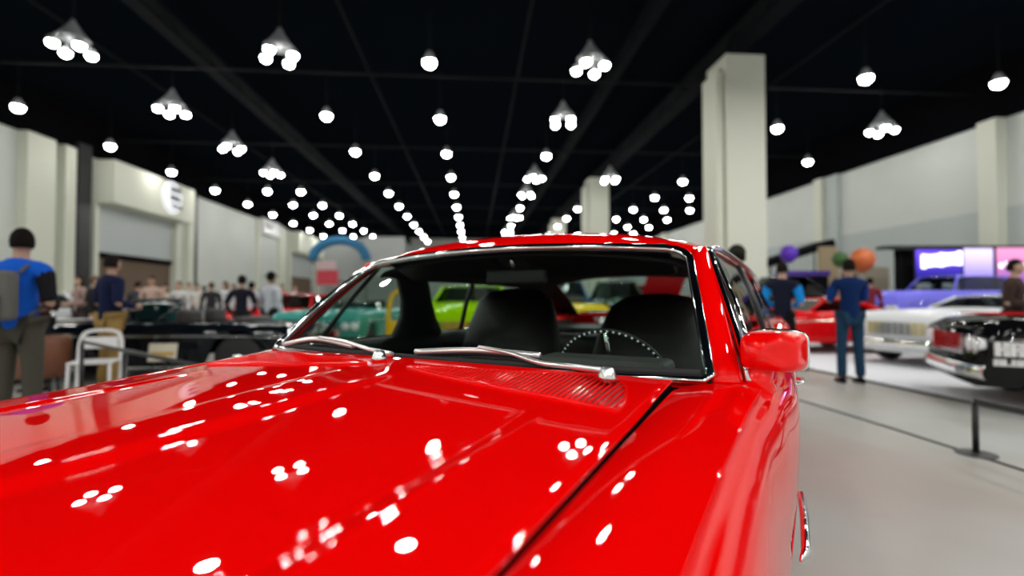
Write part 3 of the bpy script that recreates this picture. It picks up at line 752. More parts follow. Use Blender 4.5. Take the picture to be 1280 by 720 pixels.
def person(label, px, depth, yaw, h=1.75, shirt=(.05, .05, .06), sleeve=None, fore=None, pants=(.03, .035, .05), shoe=(.02, .02, .02), hair=(.015, .01, .008),
           longhair=False, cap=None, arms='down', skin=0, group=None, head_yaw=0, seated=False, female=False, hood=False, stoop=0, stride=.0, loc=None, hat=None, z=0):
    g = loc or ground(px, depth)
    t = thing('person', label, 'person', (g[0], g[1], z), yaw, group)
    k = h/1.75; sm = M['skin%d' % skin]
    sh = .165 if female else .185
    lean = stoop
    def T(y, z): return (y-lean*max(0, z-.95), z)
    P = lambda x, y, z: Vector((x, y-lean*max(0, z-.95), z))*k
    # joints
    sho = {s: P(s*sh, 0, 1.425) for s in (-1, 1)}
    A = {}
    for s in (-1, 1):
        mode = arms if isinstance(arms, str) else arms[0 if s < 0 else 1]
        if mode == 'down': el, wr_ = P(s*(sh+.06), .03, 1.13), P(s*(sh+.07), -.05, .88)
        elif mode == 'phone': el, wr_ = P(s*(sh+.04), -.10, 1.16), P(s*.09, -.33, 1.27)
        elif mode == 'bent': el, wr_ = P(s*(sh+.07), .04, 1.13), P(s*.12, -.24, 1.10)
        elif mode == 'pocket': el, wr_ = P(s*(sh+.12), .07, 1.14), P(s*(sh+.02), -.07, .95)
        elif mode == 'hip': el, wr_ = P(s*(sh+.19), .05, 1.17), P(s*(sh+.0), -.05, 1.02)
        elif mode == 'point': el, wr_ = P(s*(sh+.05), -.20, 1.28), P(s*(sh+.0), -.46, 1.36)
        A[s] = (el, wr_)
    if seated: hipz, kn, an = .50, (-.42, .50), (-.40, .09)
    else: hipz, kn, an = .92, (-.01, .50), (.02, .09)
    dz = (.95-.52) if seated else 0
    off = Vector((0, 0, -dz*k))
    hip = {s: P(s*.09, 0, .92)+off for s in (-1, 1)}
    knee = {s: (Vector((s*.11, kn[0]-s*stride*.5, kn[1]))*k) for s in (-1, 1)}
    ank = {s: (Vector((s*.12, an[0]-s*stride, an[1]))*k) for s in (-1, 1)}
    # --- body: one continuous skin
    V = [P(0, 0, .97)+off]; E = []; Rr = [.098*k]
    c = chain(V, E, Rr, 0, [(P(0, 0, 1.13)+off, .095*k), (P(0, .005, 1.30)+off, .118*k), (P(0, .01, 1.41)+off, .10*k)])
    neck = chain(V, E, Rr, c, [(P(0, .0, 1.49)+off, .052*k), (P(0, -.015, 1.56)+off, .050*k)])
    chain(V, E, Rr, neck, [(P(0, -.02, 1.64)+off, .078*k), (P(0, -.018, 1.71)+off, .070*k)])
    fingers = []
    for s in (-1, 1):
        el, wr_ = (q+off for q in A[s]); so = sho[s]+off
        e = chain(V, E, Rr, c, [(so, .058*k)]+limb_pts(so, el, .05*k, .040*k)+limb_pts(el, wr_, .037*k, .025*k))
        d = (wr_-el).normalized(); side = d.cross(Vector((s, 0, .01))).normalized()
        if side.length < .1: side = Vector((0, 1, 0))
        palm = wr_+d*.055*k
        pm = chain(V, E, Rr, e, [(palm, .026*k)])
        inw = Vector((-s, 0, 0)); inw = (inw-d*inw.dot(d)).normalized()
        for fi, (o_, ln) in enumerate(((-.030, .060), (-.010, .072), (.010, .068), (.030, .052))):
            b0 = palm+d*.03*k+side*o_*k
            chain(V, E, Rr, pm, [(b0, .0095*k), (b0+(d*.8+inw*.25)*ln*.5*k, .009*k), (b0+(d*.9+inw*.6)*ln*k, .007*k)])
        chain(V, E, Rr, pm, [(palm-side*.034*k+inw*.01*k, .011*k), (palm-side*.05*k+d*.035*k+inw*.02*k, .009*k)])
        hb_ = hip[s].lerp(knee[s], .16)
        chain(V, E, Rr, 0, [(hb_, .074*k)]+limb_pts(hb_, knee[s], .074*k, .054*k)+limb_pts(knee[s], ank[s], .052*k, .036*k)+[(ank[s]+Vector((0, -.10*k, -.04*k)), .034*k)])
    me = skinned(V, E, Rr)
    hc = P(0, -.022, 1.655)+off
    rot = Matrix.Rotation(head_yaw, 3, 'Z')
    bm = BM(); bm.from_mesh(me)
    b2 = BM(); bmesh.ops.create_uvsphere(b2, u_segments=20, v_segments=16, radius=1)
    for v in b2.verts:
        x, y, z = v.co
        X, Y, Z = x*.074, y*.092, z*.112
        if z < -.2: X *= 1-.25*(-z-.2); Y -= .012*(-z)          # jaw
        if y < -.8 and -.35 < z < .15 and abs(x) < .18: Y -= .022*(1-abs(x)/.18)*(1 if z < 0 else .5)   # nose
        if y < -.6 and .05 < z < .3 and .2 < abs(x) < .55: Y += .008      # eye sockets
        if abs(x) > .93 and abs(y) < .3 and abs(z) < .3: X *= 1.13      # ears
        v.co = (rot @ Vector((X, Y, Z)))*k+hc
    m2 = bpy.data.meshes.new('t'); b2.to_mesh(m2); b2.free(); bm.from_mesh(m2); bpy.data.meshes.remove(m2)
    body = obj('body', bm, sm, t, smooth=True); bpy.data.meshes.remove(me)
    # eyes and mouth
    bm = BM()
    for s in (-1, 1): bmesh.ops.create_uvsphere(bm, u_segments=8, v_segments=6, radius=.011*k, matrix=Matrix.Translation(hc+rot @ Vector((s*.028, -.080, .018))*k))
    obj('eyes', bm, M['eye'], body)
    # --- hair or hat
    bm = BM(); bmesh.ops.create_uvsphere(bm, u_segments=20, v_segments=14, radius=1)
    for v in bm.verts:
        x, y, z = v.co
        lim = (-.15 if not longhair else -1.7)
        X, Y, Z = x*.083, y*.102+.008, z*.124+.004
        if y < -.25 and z < .42: Y = max(Y, -.035); X *= .93; Z = max(Z, .045)
        if longhair and z < -.1 and y > -.3: Z = z*.25-.0; Y = y*.085+.02; X = x*.088
        if not longhair and z < -.45: Z = max(Z, -.05); X *= .9
        v.co = (rot @ Vector((X, Y, Z)))*k+hc
    hm = mat_hair(hair); obj('hair', bm, hm, body, smooth=True)
    if cap or hat:
        cm = cloth(cap or hat)
        bm = BM(); bmesh.ops.create_uvsphere(bm, u_segments=20, v_segments=12, radius=1)
        for v in bm.verts:
            x, y, z = v.co; Z = max(z, 0)*.112+.040 if z > -.1 else .036
            v.co = (rot @ Vector((x*.090, y*.108+.004, Z)))*k+hc
        hb = obj('hat' if hat else 'cap', bm, cm, body, smooth=True)
        bm = BM()
        if hat: lathe(bm, [(.0, .040), (.15, .034), (.17, .045), (.15, .042), (0, .05)], 20); [setattr(v, 'co', (rot @ Vector(v.co))*k+hc) for v in bm.verts]
        else:
            grid(bm, [[rot @ Vector((.075*math.sin(a)*u_, -.095*u_*math.cos(a)-.05*(1 if u_ > 1 else 0)*0-.0, .045-.02*(u_-1)))*k+hc for a in frange(-1.2, 1.2, 8)] for u_ in (.9, 1.2, 1.6, 1.8)])
        obj('brim', bm, cm, hb, smooth=True)
    # --- clothes
    cs = cloth(shirt); r_ = 1.14
    V = [P(0, 0, .87)+off]; E = []; Rr = [.150*k]
    c = chain(V, E, Rr, 0, [(P(0, 0, .98)+off, .142*k), (P(0, 0, 1.12)+off, .132*k), (P(0, .005, 1.28)+off, .150*k), (P(0, .008, 1.39)+off, .135*k), (P(0, .0, 1.475)+off, (.088 if not hood else .10)*k), (P(0, -.005, 1.515)+off, (.075 if not hood else .09)*k)])
    cc = c-2
    for s in (-1, 1):
        so, el = sho[s]+off, A[s][0]+off
        chain(V, E, Rr, cc, [((so+cc_.co if False else so*.5+Vector(V[cc])*.5+Vector((0, 0, .025*k))), .098*k), (so+Vector((0, 0, .004*k)), .088*k), (so.lerp(el, .4), .070*k)])
    link_me('jacket' if not female else 'top', skinned(V, E, Rr), cs, body)
    for s in (-1, 1):
        so, el, wr_ = sho[s]+off, A[s][0]+off, A[s][1]+off
        link_me('sleeve', skinned([so, so.lerp(el, .5), el], [(0, 1), (1, 2)], [.080*k, .068*k, .058*k]), cloth(sleeve or shirt), body)
        link_me('cuff_sleeve', skinned([el.lerp(so, .08), el.lerp(wr_, .5), el.lerp(wr_, .95)], [(0, 1), (1, 2)], [.058*k, .052*k, .044*k]), cloth(fore or sleeve or shirt), body)
    V = [P(0, 0, .95)+off]; E = []; Rr = [.124*k]
    for s in (-1, 1):
        chain(V, E, Rr, 0, [(hip[s], .104*k)]+limb_pts(hip[s], knee[s], .098*k, .074*k)+limb_pts(knee[s], ank[s]+Vector((0, 0, -.015*k)), .074*k, .068*k))
    link_me('trousers', skinned(V, E, Rr), cloth(pants), body)
    for s in (-1, 1):
        a = ank[s]; bm = BM()
        rows = []
        for yy, hw, hh in ((.075, .024, .05), (.06, .036, .085), (.0, .040, .095), (-.06, .042, .070), (-.13, .046, .052), (-.18, .038, .042), (-.20, .018, .028)):
            rows.append([Vector((a.x, a.y, 0))+Vector((hw*math.cos(q), yy, hh/2+hh/2*math.sin(q)))*k for q in frange(0, 2*PI*11/12, 11)])
        vs = grid(bm, rows, closed=True); bm.faces.new(vs[0]); bm.faces.new(vs[-1][::-1])
        obj('shoe', bm, cloth(shoe), body, smooth=True)
    return t
_hc = {}
def mat_hair(c):
    if c not in _hc: _hc[c] = mat('hair_%d' % len(_hc), c, rough=.85, spec=.1, bump=(90, .5))
    return _hc[c]
def link_me(name, me, m, parent):
    me.materials.clear(); me.materials.append(m)
    o = bpy.data.objects.new(name, me); COL.objects.link(o); o.parent = parent
    for p in me.polygons: p.use_smooth = True
    return o
# ============================================================ who and what stands where
BLUE = (.01, .13, .62)
person('person in bright blue jacket with black sleeves wearing a grey backpack, back turned', 24, 4.35, R(185), h=1.80, shirt=(.008, .11, .62), sleeve=(.010, .010, .013), fore=(.01, .01, .012), pants=(.065, .062, .048), hair=(.008, .006, .005), arms='bent', skin=1, head_yaw=.5)
bp_ = thing('backpack', 'grey backpack worn by the person in the bright blue jacket', 'backpack', ground(24, 4.36), R(185))
bm = BM(); box(bm, 0, .262, 1.23, .30, .16, .42, bev=.05); pk = obj('pack_body', bm, cloth((.13, .13, .12)), bp_, smooth=True)
bm = BM(); box(bm, 0, .365, 1.14, .22, .06, .20, bev=.02); obj('front_pocket', bm, cloth((.09, .09, .085)), bp_, smooth=True)
for s in (-1, 1): tubeobj('shoulder_strap', crom([(s*.11, .17, 1.42), (s*.13, .04, 1.515), (s*.14, -.13, 1.40), (s*.14, -.14, 1.2), (s*.15, .12, 1.05)], 6), .022, cloth((.10, .10, .095)), bp_, flat=.4)
person('person in navy jacket and khaki trousers beside the black convertible', 138, 6.5, R(150), h=1.76, shirt=(.008, .012, .045), sleeve=(.010, .014, .05), pants=(.34, .22, .075), arms='bent', skin=1, head_yaw=.3)
person('person with long dark hair behind the person wearing the backpack', 50, 6.5, R(-30), h=1.66, shirt=(.06, .02, .02), pants=(.02, .02, .03), longhair=True, female=True, arms='bent')
person('person in blue sweatshirt and jeans standing at the edge of the white carpet', 1062, 7.15, R(165), h=1.76, shirt=(.005, .022, .10), sleeve=(.006, .04, .20), pants=(.016, .05, .10), shoe=(.01, .01, .01), hair=(.012, .009, .007), arms='phone', skin=1, hood=True)
person('person in bright blue top and black coat beyond the door mirror', 978, 7.6, R(140), h=1.75, shirt=(.01, .012, .03), sleeve=(.01, .28, .80), fore=(.01, .28, .80), pants=(.008, .008, .009), arms='bent', skin=0)
person('person in dark camouflage cap behind the red car roof', 923, 5.9, R(200), h=1.80, shirt=(.03, .035, .03), pants=(.03, .03, .03), cap=(.025, .03, .022), arms='down', skin=1)
bars = 'crowd beyond the black cars'
rr = random.Random(11)
crowd = [ # px, depth, yaw, colours, words
 (8, 9.5, 20, (.30, .02, .02), (.02, .02, .03), 'person in dark red top farthest along the wall end of the crowd'),
 (100, 12.0, -30, (.32, .22, .20), (.05, .04, .04), 'person in dusty pink top between the backpack wearer and the khaki trousers'),
 (118, 11.0, 100, (.02, .02, .02), (.02, .02, .02), 'person in black leaning over behind the khaki trousers'),
 (172, 13.5, 180, (.05, .05, .06), (.02, .02, .02), 'person in charcoal just past the navy jacket'),
 (190, 12.5, 10, (.50, .36, .30), (.05, .05, .05), 'person in peach shirt above the dark teal case'),
 (206, 15.0, 40, (.55, .50, .40), (.04, .04, .05), 'person in cream top under the roll-up door'),
 (224, 13.0, 0, (.60, .60, .60), (.03, .03, .03), 'person in white shirt next to the dark teal case'),
 (246, 15.5, 30, (.62, .60, .56), (.03, .03, .03), 'person in off-white shirt behind the black convertible windshield'),
 (264, 14.0, 200, (.03, .03, .035), (.02, .02, .02), 'person in black top with dark hair over the convertible'),
 (282, 15.0, -20, (.60, .60, .62), (.05, .05, .07), 'person in pale grey shirt beneath the lone box sign'),
 (302, 10.3, 190, (.015, .015, .025), (.02, .02, .02), 'tall person in black with black cap against the grey wall'),
 (314, 13.4, 170, (.58, .60, .66), (.04, .05, .1), 'person in light blue-white shirt beside the black capped one'),
 (338, 10.5, 160, (.62, .64, .70), (.02, .02, .02), 'person in white shirt and wide black hat'),
 (352, 18.4, 10, (.48, .03, .03), (.02, .02, .03), 'person in red shirt just before the second roll-up door'),
 (236, 16.8, 20, (.50, .50, .48), (.03, .03, .03), 'person in grey shirt deep in the crowd under the wide grey wall'),
 (255, 21.6, 190, (.05, .05, .12), (.03, .03, .03), 'person in dark blue shirt deep in the crowd under the wide grey wall'),
 (292, 17.2, -30, (.60, .58, .55), (.03, .03, .03), 'person in ivory shirt deep in the crowd near the thin wall post'),
 (326, 19.5, 50, (.40, .05, .05), (.03, .03, .03), 'person in brick red shirt deep in the crowd before the second door'),
 (140, 13.2, 50, (.30, .28, .26), (.03, .03, .03), 'person in stone coloured shirt between khaki trousers and dark strip'),
 (368, 20, 60, (.45, .42, .36), (.02, .02, .03), 'person in beige shirt near the red car behind the crowd'),
]
for i, (px, dp, yw, c1, c2, lab) in enumerate(crowd):
    person(lab, px, dp, R(yw), h=1.62+.14*rr.random(), shirt=c1, pants=c2, skin=rr.choice((0, 1)), arms=rr.choice(('down', 'bent', 'pocket', 'phone')), longhair=(i % 4 == 1),
           cap=(.01, .01, .012) if 'capped' in lab or 'cap ' in lab else None, hat=(.008, .008, .008) if 'hat' in lab else None, hair=rr.choice(((.012, .008, .006), (.10, .06, .03), (.03, .02, .012))), group=bars)
gr = 'onlookers among the cars by the purple screens'
person('person in tan jacket behind the red low car', 1046, 13.75, R(200), shirt=(.35, .22, .14), pants=(.03, .03, .03), arms='bent', group=gr, z=.013)
person('person in maroon top just past the blue sweatshirt', 1088, 13.5, R(160), shirt=(.16, .02, .03), pants=(.03, .03, .03), arms='down', skin=1, group=gr, z=.013)
person('person in dark brown coat behind the black pickup truck', 1268, 7.3, R(30), shirt=(.05, .03, .025), pants=(.02, .02, .02), arms='bent', group=gr, z=.013)
# ---- cars on the crowd side
C = 'classic_car'
show_car('convertible', 'long black convertible with chrome trim behind the low rope barrier', 205, 7.9, R(-90), (.004, .006, .009), L=5.0, kind='convertible', belt=.82, hood=.84, deck=.82, roof=1.18)
show_car(C, 'bright red car at the far end of the crowd', 362, 13.2, R(-4), (.62, .012, .015), L=4.6, roof=1.36)
show_car(C, 'white car with dark windows behind the crowd', 225, 19, R(-75), (.62, .64, .64), L=4.8, roof=1.42)
show_car(C, 'silver grey car parked towards the first roll-up door', 60, 15.5, R(-88), (.45, .46, .48), L=4.9, roof=1.40)
show_car(C, 'teal green convertible seen through the windshield of the red car', 442, 12.0, R(-4), (.06, .30, .26), L=5.0, kind='convertible', belt=.95, hood=.96, deck=.95, roof=1.16)
show_car(C, 'bright lime green car seen between the door post and passenger seat', 590, 10.3, R(-1), (.40, .72, .004), L=5.0, W=1.9, roof=1.50, belt=1.10, hood=1.10, deck=1.08)
show_car(C, 'blue car farthest away in the rear window of the red car', 708, 18.6, R(-4), (.015, .13, .32), L=3.6, roof=1.9, belt=1.25, hood=1.25, deck=1.25, W=1.8)
show_car(C, 'low yellow convertible in front of the blue car', 702, 12.4, R(-4), (.80, .58, .01), L=4.4, kind='convertible', belt=1.06, hood=1.09, deck=1.06, roof=1.25, W=1.7)
show_car(C, 'tall dark green car seen over the steering wheel', 774, 14.2, R(-4), (.015, .05, .03), L=3.4, roof=1.75, belt=1.2, hood=1.2, deck=1.2, W=1.55)
show_car(C, 'dark red car with raised hood seen above the driver seat', 820, 18.2, R(-4), (.55, .015, .02), L=4.2, roof=1.75, belt=1.25, hood=1.3, deck=1.2, raised=True)
# ---- cars on the carpet side
show_car(C, 'low red car with dark windows beside the blue sweatshirt', 1006, 11.7, R(-90), (.62, .004, .006), L=4.2, roof=1.22, belt=.88, hood=.84, deck=.86, z=.013)
show_car('van', 'tall black van behind the low red car', 966, 15.4, R(-84), (.005, .005, .007), L=4.2, roof=1.92, belt=1.3, hood=1.3, deck=1.3, W=1.8, z=.013)
show_car(C, 'white car with a red side stripe on the white carpet', 1236, 9.5, R(-80), (.74, .76, .78), L=4.6, stripe=(.65, .01, .02), roof=1.28, belt=.98, hood=.98, z=.013)
show_car('pickup_truck', 'pickup truck with violet light in its paint colour, behind the white striped car', 1192, 15.0, R(-90), (.20, .19, .85), L=5.4, kind='truck', roof=1.90, belt=1.40, hood=1.42, deck=1.36, W=2.0, wr=.42, cab=(-.15, .2), cat='truck', z=.013)  # violet light falling on the truck is painted into its body colour
bc = Vector((0, 0, 0))+ray(640, 374)*5.0; cr = Vector((math.cos(YAW), -math.sin(YAW), 0))
bp3 = Vector((bc.x, bc.y, 0))+cr*7.75
tk = show_car('pickup_truck', 'black pickup truck with chrome front bumper and white door lettering nearest the barrier post', 0, 0, R(-121), (.004, .004, .005), L=5.2, kind='truck', roof=1.62, belt=1.0, hood=.99, deck=1.0, W=1.96, wr=.36, cab=(-.08, .22), cat='truck', loc=bp3, z=.013)
M['redpanel'] = paint((.62, .012, .012))
gridobj('hood_panel', [[Vector((x, y, .99+.028)) for x in frange(-.72, .2, 6)] for y in frange(-2.3, -1.3, 6)], M['redpanel'], tk, thick=.012)
lettering('lettering', [(-2.46, .66, .15, 2, .12), (-2.20, .70, .06, 3, .07), (-2.20, .61, .06, 3, .07), (-2.48, .52, .07, 7, .07)], .965, M['white'], tk, seed=12, thick=.03, stroke=.4)
show_car(C, 'dark brown car between the black pickup and the screens', 1300, 12.2, R(-88), (.05, .018, .016), L=4.4, roof=1.60, belt=1.15, hood=1.15, deck=1.15, z=.013)
# ---- small things on the crowd side
def cam_pt(x, z, h=0.0):   # metres to the side and ahead of the camera, on the hall floor
    f = Vector((math.sin(YAW), math.cos(YAW), 0)); return f*z+cr*x+Vector((0, 0, h))
t = thing('display_table', 'white cloth covered table behind the khaki trousers', 'table', ground(92, 9.7), R(-4))
bm = BM(); box(bm, 0, 0, .78, 1.3, .7, .05, bev=.015); top_ = obj('tabletop', bm, M['white'], t)
gridobj('tablecloth', [[Vector((.66*math.cos(a)*(abs(math.cos(a))**-.45 if abs(math.cos(a)) > .02 else 1)*(1+.02*math.sin(9*a))*(1+.03*(1-v)), .36*math.sin(a)*(abs(math.sin(a))**-.45 if abs(math.sin(a)) > .02 else 1)*(1+.02*math.sin(9*a))*(1+.03*(1-v)), .04+.765*v)) for a in frange(0, 2*PI*59/60, 59)] for v in (0, .5, 1)], cloth((.62, .62, .62)), t, closed=True)
for sx in (-1, 1):
    for sy in (-1, 1): boxobj('leg', (sx*.55, sy*.27, .38), (.04, .04, .755), M['steel'], t)
o = thing('equipment_case', 'dark teal upright case standing just behind the black convertible', 'case', ground(198, 9.6), R(-10))
bm = BM(); box(bm, 0, 0, .60, .56, .5, 1.14, bev=.03); cb = obj('case_body', bm, paint((.004, .045, .05)), o, smooth=False)
bm = BM(); box(bm, 0, 0, 1.19, .60, .54, .05, bev=.015); obj('case_lid', bm, M['blackmetal'], o)
for sx in (-1, 1):
    bm = BM(); box(bm, sx*.2, -.26, 1.05, .06, .02, .08); obj('latch', bm, M['chrome'], o)
    for sy in (-1, 1):
        bm = BM(); lathe(bm, [(.03, -.02), (.03, .02)], 12, axis='X', c=(sx*.22, sy*.18, .03)); obj('caster', bm, M['rubber'], o)
t = thing('tub_chair', 'brown leather tub chair beside the person with the backpack', 'chair', cam_pt(-5.78, 6.12), R(200)); t.scale = (.78, .78, 1)
M['leather'] = mat('brown_leather', (.20, .075, .04), rough=.4, bump=(30, .2))
bm = BM(); rows = []
for a in frange(-PI*.15, PI*1.15, 22): rows.append([Vector((r_*math.cos(a), r_*math.sin(a)*.9, z)) for r_, z in ((.24, .40), (.25, .72), (.28, .76), (.34, .75), (.36, .68), (.34, .25), (.24, .25))])
grid(bm, rows); obj('backrest', bm, M['leather'], t, smooth=True)
bm = BM(); lathe(bm, [(.0, .24), (.25, .24), (.27, .30), (.27, .40), (.24, .44), (0, .45)], 24); obj('seat', bm, M['leather'], t, smooth=True)
for a in range(4): tubeobj('leg', [(.2*math.cos(a*PI/2+.8), .2*math.sin(a*PI/2+.8), .25), (.23*math.cos(a*PI/2+.8), .23*math.sin(a*PI/2+.8), .01)], .018, M['blackmetal'], t)
t = thing('folding_chair', 'white tubular metal chair in front of the khaki trousers', 'chair', cam_pt(-5.02, 5.98), R(20))
bm = BM(); tube(bm, crom([(-.21, .16, .02), (-.21, .20, .45), (-.20, .24, .70), (-.12, .26, .80), (.12, .26, .80), (.20, .24, .70), (.21, .20, .45), (.21, .16, .02)], 6), .022, 10); obj('back_frame', bm, M['white'], t, smooth=True)
bm = BM(); box(bm, 0, 0, .45, .42, .40, .03, bev=.012); obj('seat', bm, M['white'], t)
bm = BM(); box(bm, 0, .235, .66, .34, .02, .14, bev=.008); obj('backrest', bm, M['white'], t)
for s in (-1, 1): tubeobj('leg', [(s*.19, -.17, .44), (s*.20, -.20, .01)], .018, M['white'], t)
t = thing('show_card', 'cream show card with a gold stripe on a short stand by the black convertible', 'sign', cam_pt(-4.72, 6.72), R(8))
bm = BM(); box(bm, 0, 0, .48, .34, .02, .24, rot=Matrix.Rotation(R(-12), 3, 'X'), bev=.004); cd_ = obj('card_panel', bm, mat('cream_card', (.62, .58, .45), rough=.5), t)
bm = BM(); box(bm, 0, -.014, .46, .28, .006, .06, rot=Matrix.Rotation(R(-12), 3, 'X')); obj('gold_stripe', bm, mat('gold_ink', (.50, .30, .05), rough=.5), cd_)
for s in (-1, 1): tubeobj('stand_leg', [(s*.1, .02, .40), (s*.16, -.06, .01)], .010, M['blackmetal'], t)
tubeobj('stand_leg', [(0, .03, .40), (0, .20, .01)], .010, M['blackmetal'], t)
t = thing('tubular_stand', 'yellow tubular stand with curved top between the teal and lime cars', 'stand', ground(497, 8.0), R(0))
M['yellow'] = paint((.85, .48, .01))
bm = BM(); tube(bm, crom([(-.13, 0, .03), (-.15, 0, .8), (-.10, 0, 1.22), (.05, 0, 1.34), (.15, 0, 1.28)], 8), .035, 10); obj('curved_tube', bm, M['yellow'], t, smooth=True)
bm = BM(); box(bm, 0, 0, .72, .24, .2, .26, bev=.03); obj('stand_box', bm, M['yellow'], t)
tubeobj('stand_tube', [(.1, 0, .03), (.1, 0, .62)], .03, M['yellow'], t)
bm = BM(); box(bm, 0, 0, .02, .42, .36, .04, bev=.01); obj('base_plate', bm, M['yellow'], t)
# ---- barriers
def post(lab, pos, h, parent=None, nm='barrier_post', top=.02):
    t = thing(nm, lab, 'barrier', pos)
    tubeobj('pole', [(0, 0, .012), (0, 0, h)], .022, M['blackmetal'], t)
    bm = BM(); lathe(bm, [(.0, 0), (.13, 0), (.13, .008), (.04, .02), (.0, .022)], 20); obj('base_plate', bm, M['blackmetal'], t)
    return t
a0, a1 = cam_pt(-4.86, 5.62), cam_pt(-.98, 2.58)
L2 = [cam_pt(-4.86, 5.62), cam_pt(-3.62, 4.65), cam_pt(-2.0, 3.38)]
for q, lab in zip(L2, ('black barrier post nearest the white tubular chair', 'black barrier post in front of the black convertible', 'black barrier post close to the red car fender')): post(lab, q, .70)
tag(tubeobj('barrier_rail', [q+Vector((0, 0, .72)) for q in L2], .018, M['blackmetal']), 'black low rail running in front of the black convertible', 'barrier')
post('black barrier post standing on bare floor in front of the black pickup', ground(1216, 3.87), .40)
pa = ground(1216, 3.87); pb = Vector((pa.x-.1, pa.y-3.2, 0))
post('black barrier post at the frame edge end of the rail', pb, .40)
tag(tubeobj('barrier_rail', [pa+Vector((0, 0, .415)), pb+Vector((0, 0, .415))], .016, M['blackmetal']), 'black low rail running from the post beside the white carpet', 'barrier')
M['cable'] = mat('dark_cable', (.03, .03, .03), rough=.6)
tag(tubeobj('floor_cable', [(3.83, 1.2, .008), (3.82, 3.0, .008), (3.86, 4.4, .008), (3.83, 6.5, .008)], .007, M['cable'], n=6), 'thin dark cable lying on the bare floor past the post', 'cable')
# ---- carpet
M['carpet'] = mat('white_carpet', (.74, .75, .78), rough=.9, bump=(120, .5), spec=.1)
cp = boxobj('carpet', ((5.72+19)/2, 7.9, .006), (19-5.72, 15.8, .012), M['carpet']); tag(cp, 'wide white carpet under the cars by the purple screens', 'carpet')
boxobj('edge_strip', (5.70, 7.9, .012), (.05, 15.8, .024), M['blackmetal'], cp)
tag(boxobj('floor_box', (5.55, 8.0, .04), (.10, .12, .08), M['blackmetal'], bev=.01), 'small black floor box at the carpet edge by the blue sweatshirt', 'box')
# ---- booth behind the carpet: black drape wall with two violet screens
def screen_mat(name, c1, c2, s):
    m = bpy.data.materials.new(name); m.use_nodes = True; nt = m.node_tree; b = nt.nodes['Principled BSDF']
    tc = nt.nodes.new('ShaderNodeTexCoord'); sp = nt.nodes.new('ShaderNodeSeparateXYZ'); r = nt.nodes.new('ShaderNodeValToRGB')
    nt.links.new(tc.outputs['Generated'], sp.inputs[0]); nt.links.new(sp.outputs['Z'], r.inputs[0])
    r.color_ramp.elements[0].color = (*c1, 1); r.color_ramp.elements[1].color = (*c2, 1)
    r.color_ramp.elements[0].position = .15; r.color_ramp.elements[1].position = .9
    nt.links.new(r.outputs[0], b.inputs['Emission Color']); b.inputs['Emission Strength'].default_value = s
    b.inputs['Base Color'].default_value = (.02, .02, .03, 1); return m
M['scrA'] = screen_mat('violet_screen', (.01, .0, .30), (.16, .06, 1.0), 2.4)
M['scrB'] = screen_mat('white_violet_screen', (.02, .0, .45), (.75, .62, 1.0), 2.8)
M['scrC'] = screen_mat('pink_screen', (.02, .01, .45), (1.0, .35, .65), 2.2)
M['glow'] = mat('white_lit_letter', (.9, .9, .95), emit=(.95, .92, 1), es=3.2)
M['drape'] = mat('black_drape', (.006, .006, .007), rough=.95, spec=.1)
SZ = 18.0
def q3(px, py, dz=0): p = at(px, py, SZ+dz); return p
bw = thing('booth_wall', 'black drape booth wall holding the violet screens', 'booth', ground(1235, SZ+.6), -YAW)
W_ = (1380-1117)/620*SZ
bm = BM(); rows = []
for i in range(121):
    x = -3.5+i/120*W_; rows.append([Vector((x, .06*math.sin(i*1.3), z)) for z in (0, 1.5, 3.05)])
grid(bm, rows); o = obj('drape', bm, M['drape'], bw, smooth=True); md = o.modifiers.new('t', 'SOLIDIFY'); md.thickness = .02
bm = BM(); box(bm, -.6+1.3, -.1, 3.12, W_+1.9, .5, .12); obj('top_truss', bm, M['blackmetal'], bw)
def screen(name, lab, px0, px1, z0, z1, m, dy=0):
    c = ground((px0+px1)/2, SZ+dy); w_ = (px1-px0)/620*SZ
    t = thing(name, lab, 'screen', (c.x, c.y, z0), -YAW)
    bm = BM(); box(bm, 0, .05, (z1-z0)/2, w_, .08, z1-z0, bev=.01); obj('screen_case', bm, M['blackmetal'], t)
    bm = BM(); box(bm, 0, -.0, (z1-z0)/2, w_-.06, .03, z1-z0-.06); f_ = obj('screen_face', bm, m, t)
    for s in (-1, 1): boxobj('screen_leg', (s*(w_/2-.15), .06, -z0/2+.01), (.08, .08, z0-.02), M['blackmetal'], t)
    return t, f_, w_
t, f_, w_ = screen('led_screen', 'wide violet screen with a bright white headline', 1145, 1204, 1.95, 3.02, M['scrA'])
bm = BM(); rr2 = random.Random(4)
for k in range(7): box(bm, -w_/2+.28+k*.215, -.03, .62+.02*k, .17, .02, .42 if k % 3 else .50, bev=.03)
obj('headline', bm, M['glow'], f_)
t, f_, w_ = screen('led_screen', 'tall violet screen glowing white at its top', 1205, 1243, 1.35, 3.08, M['scrB'])
t, f_, w_ = screen('led_screen', 'pink and violet screen at the edge of the booth wall', 1246, 1310, 1.2, 3.10, M['scrC'])
bm = BM()
for k in range(8): box(bm, -w_/2+.15+k*.2, -.03, 1.22+(.05 if k % 2 else 0), .11, .02, .16, bev=.02)
obj('small_letters', bm, M['glow'], f_)
t = thing('letter_board', 'black board with short white letters under the wide violet screen', 'sign', (*ground(1174, SZ-.3).xy, 1.42), -YAW)
bm = BM(); box(bm, 0, 0, .24, 1.75, .04, .44); bd = obj('board', bm, M['blackmetal'], t)
for s in (-1, 1): boxobj('board_leg', (s*.8, 0, -.70), (.06, .06, 1.42), M['blackmetal'], t)
lettering('lettering', [(-.82, .13, .22, 3, .22), (.15, .13, .22, 2, .24), (.65, .08, .20, 1, .2)], -.03, M['glow'], bd, seed=21, axis='X')
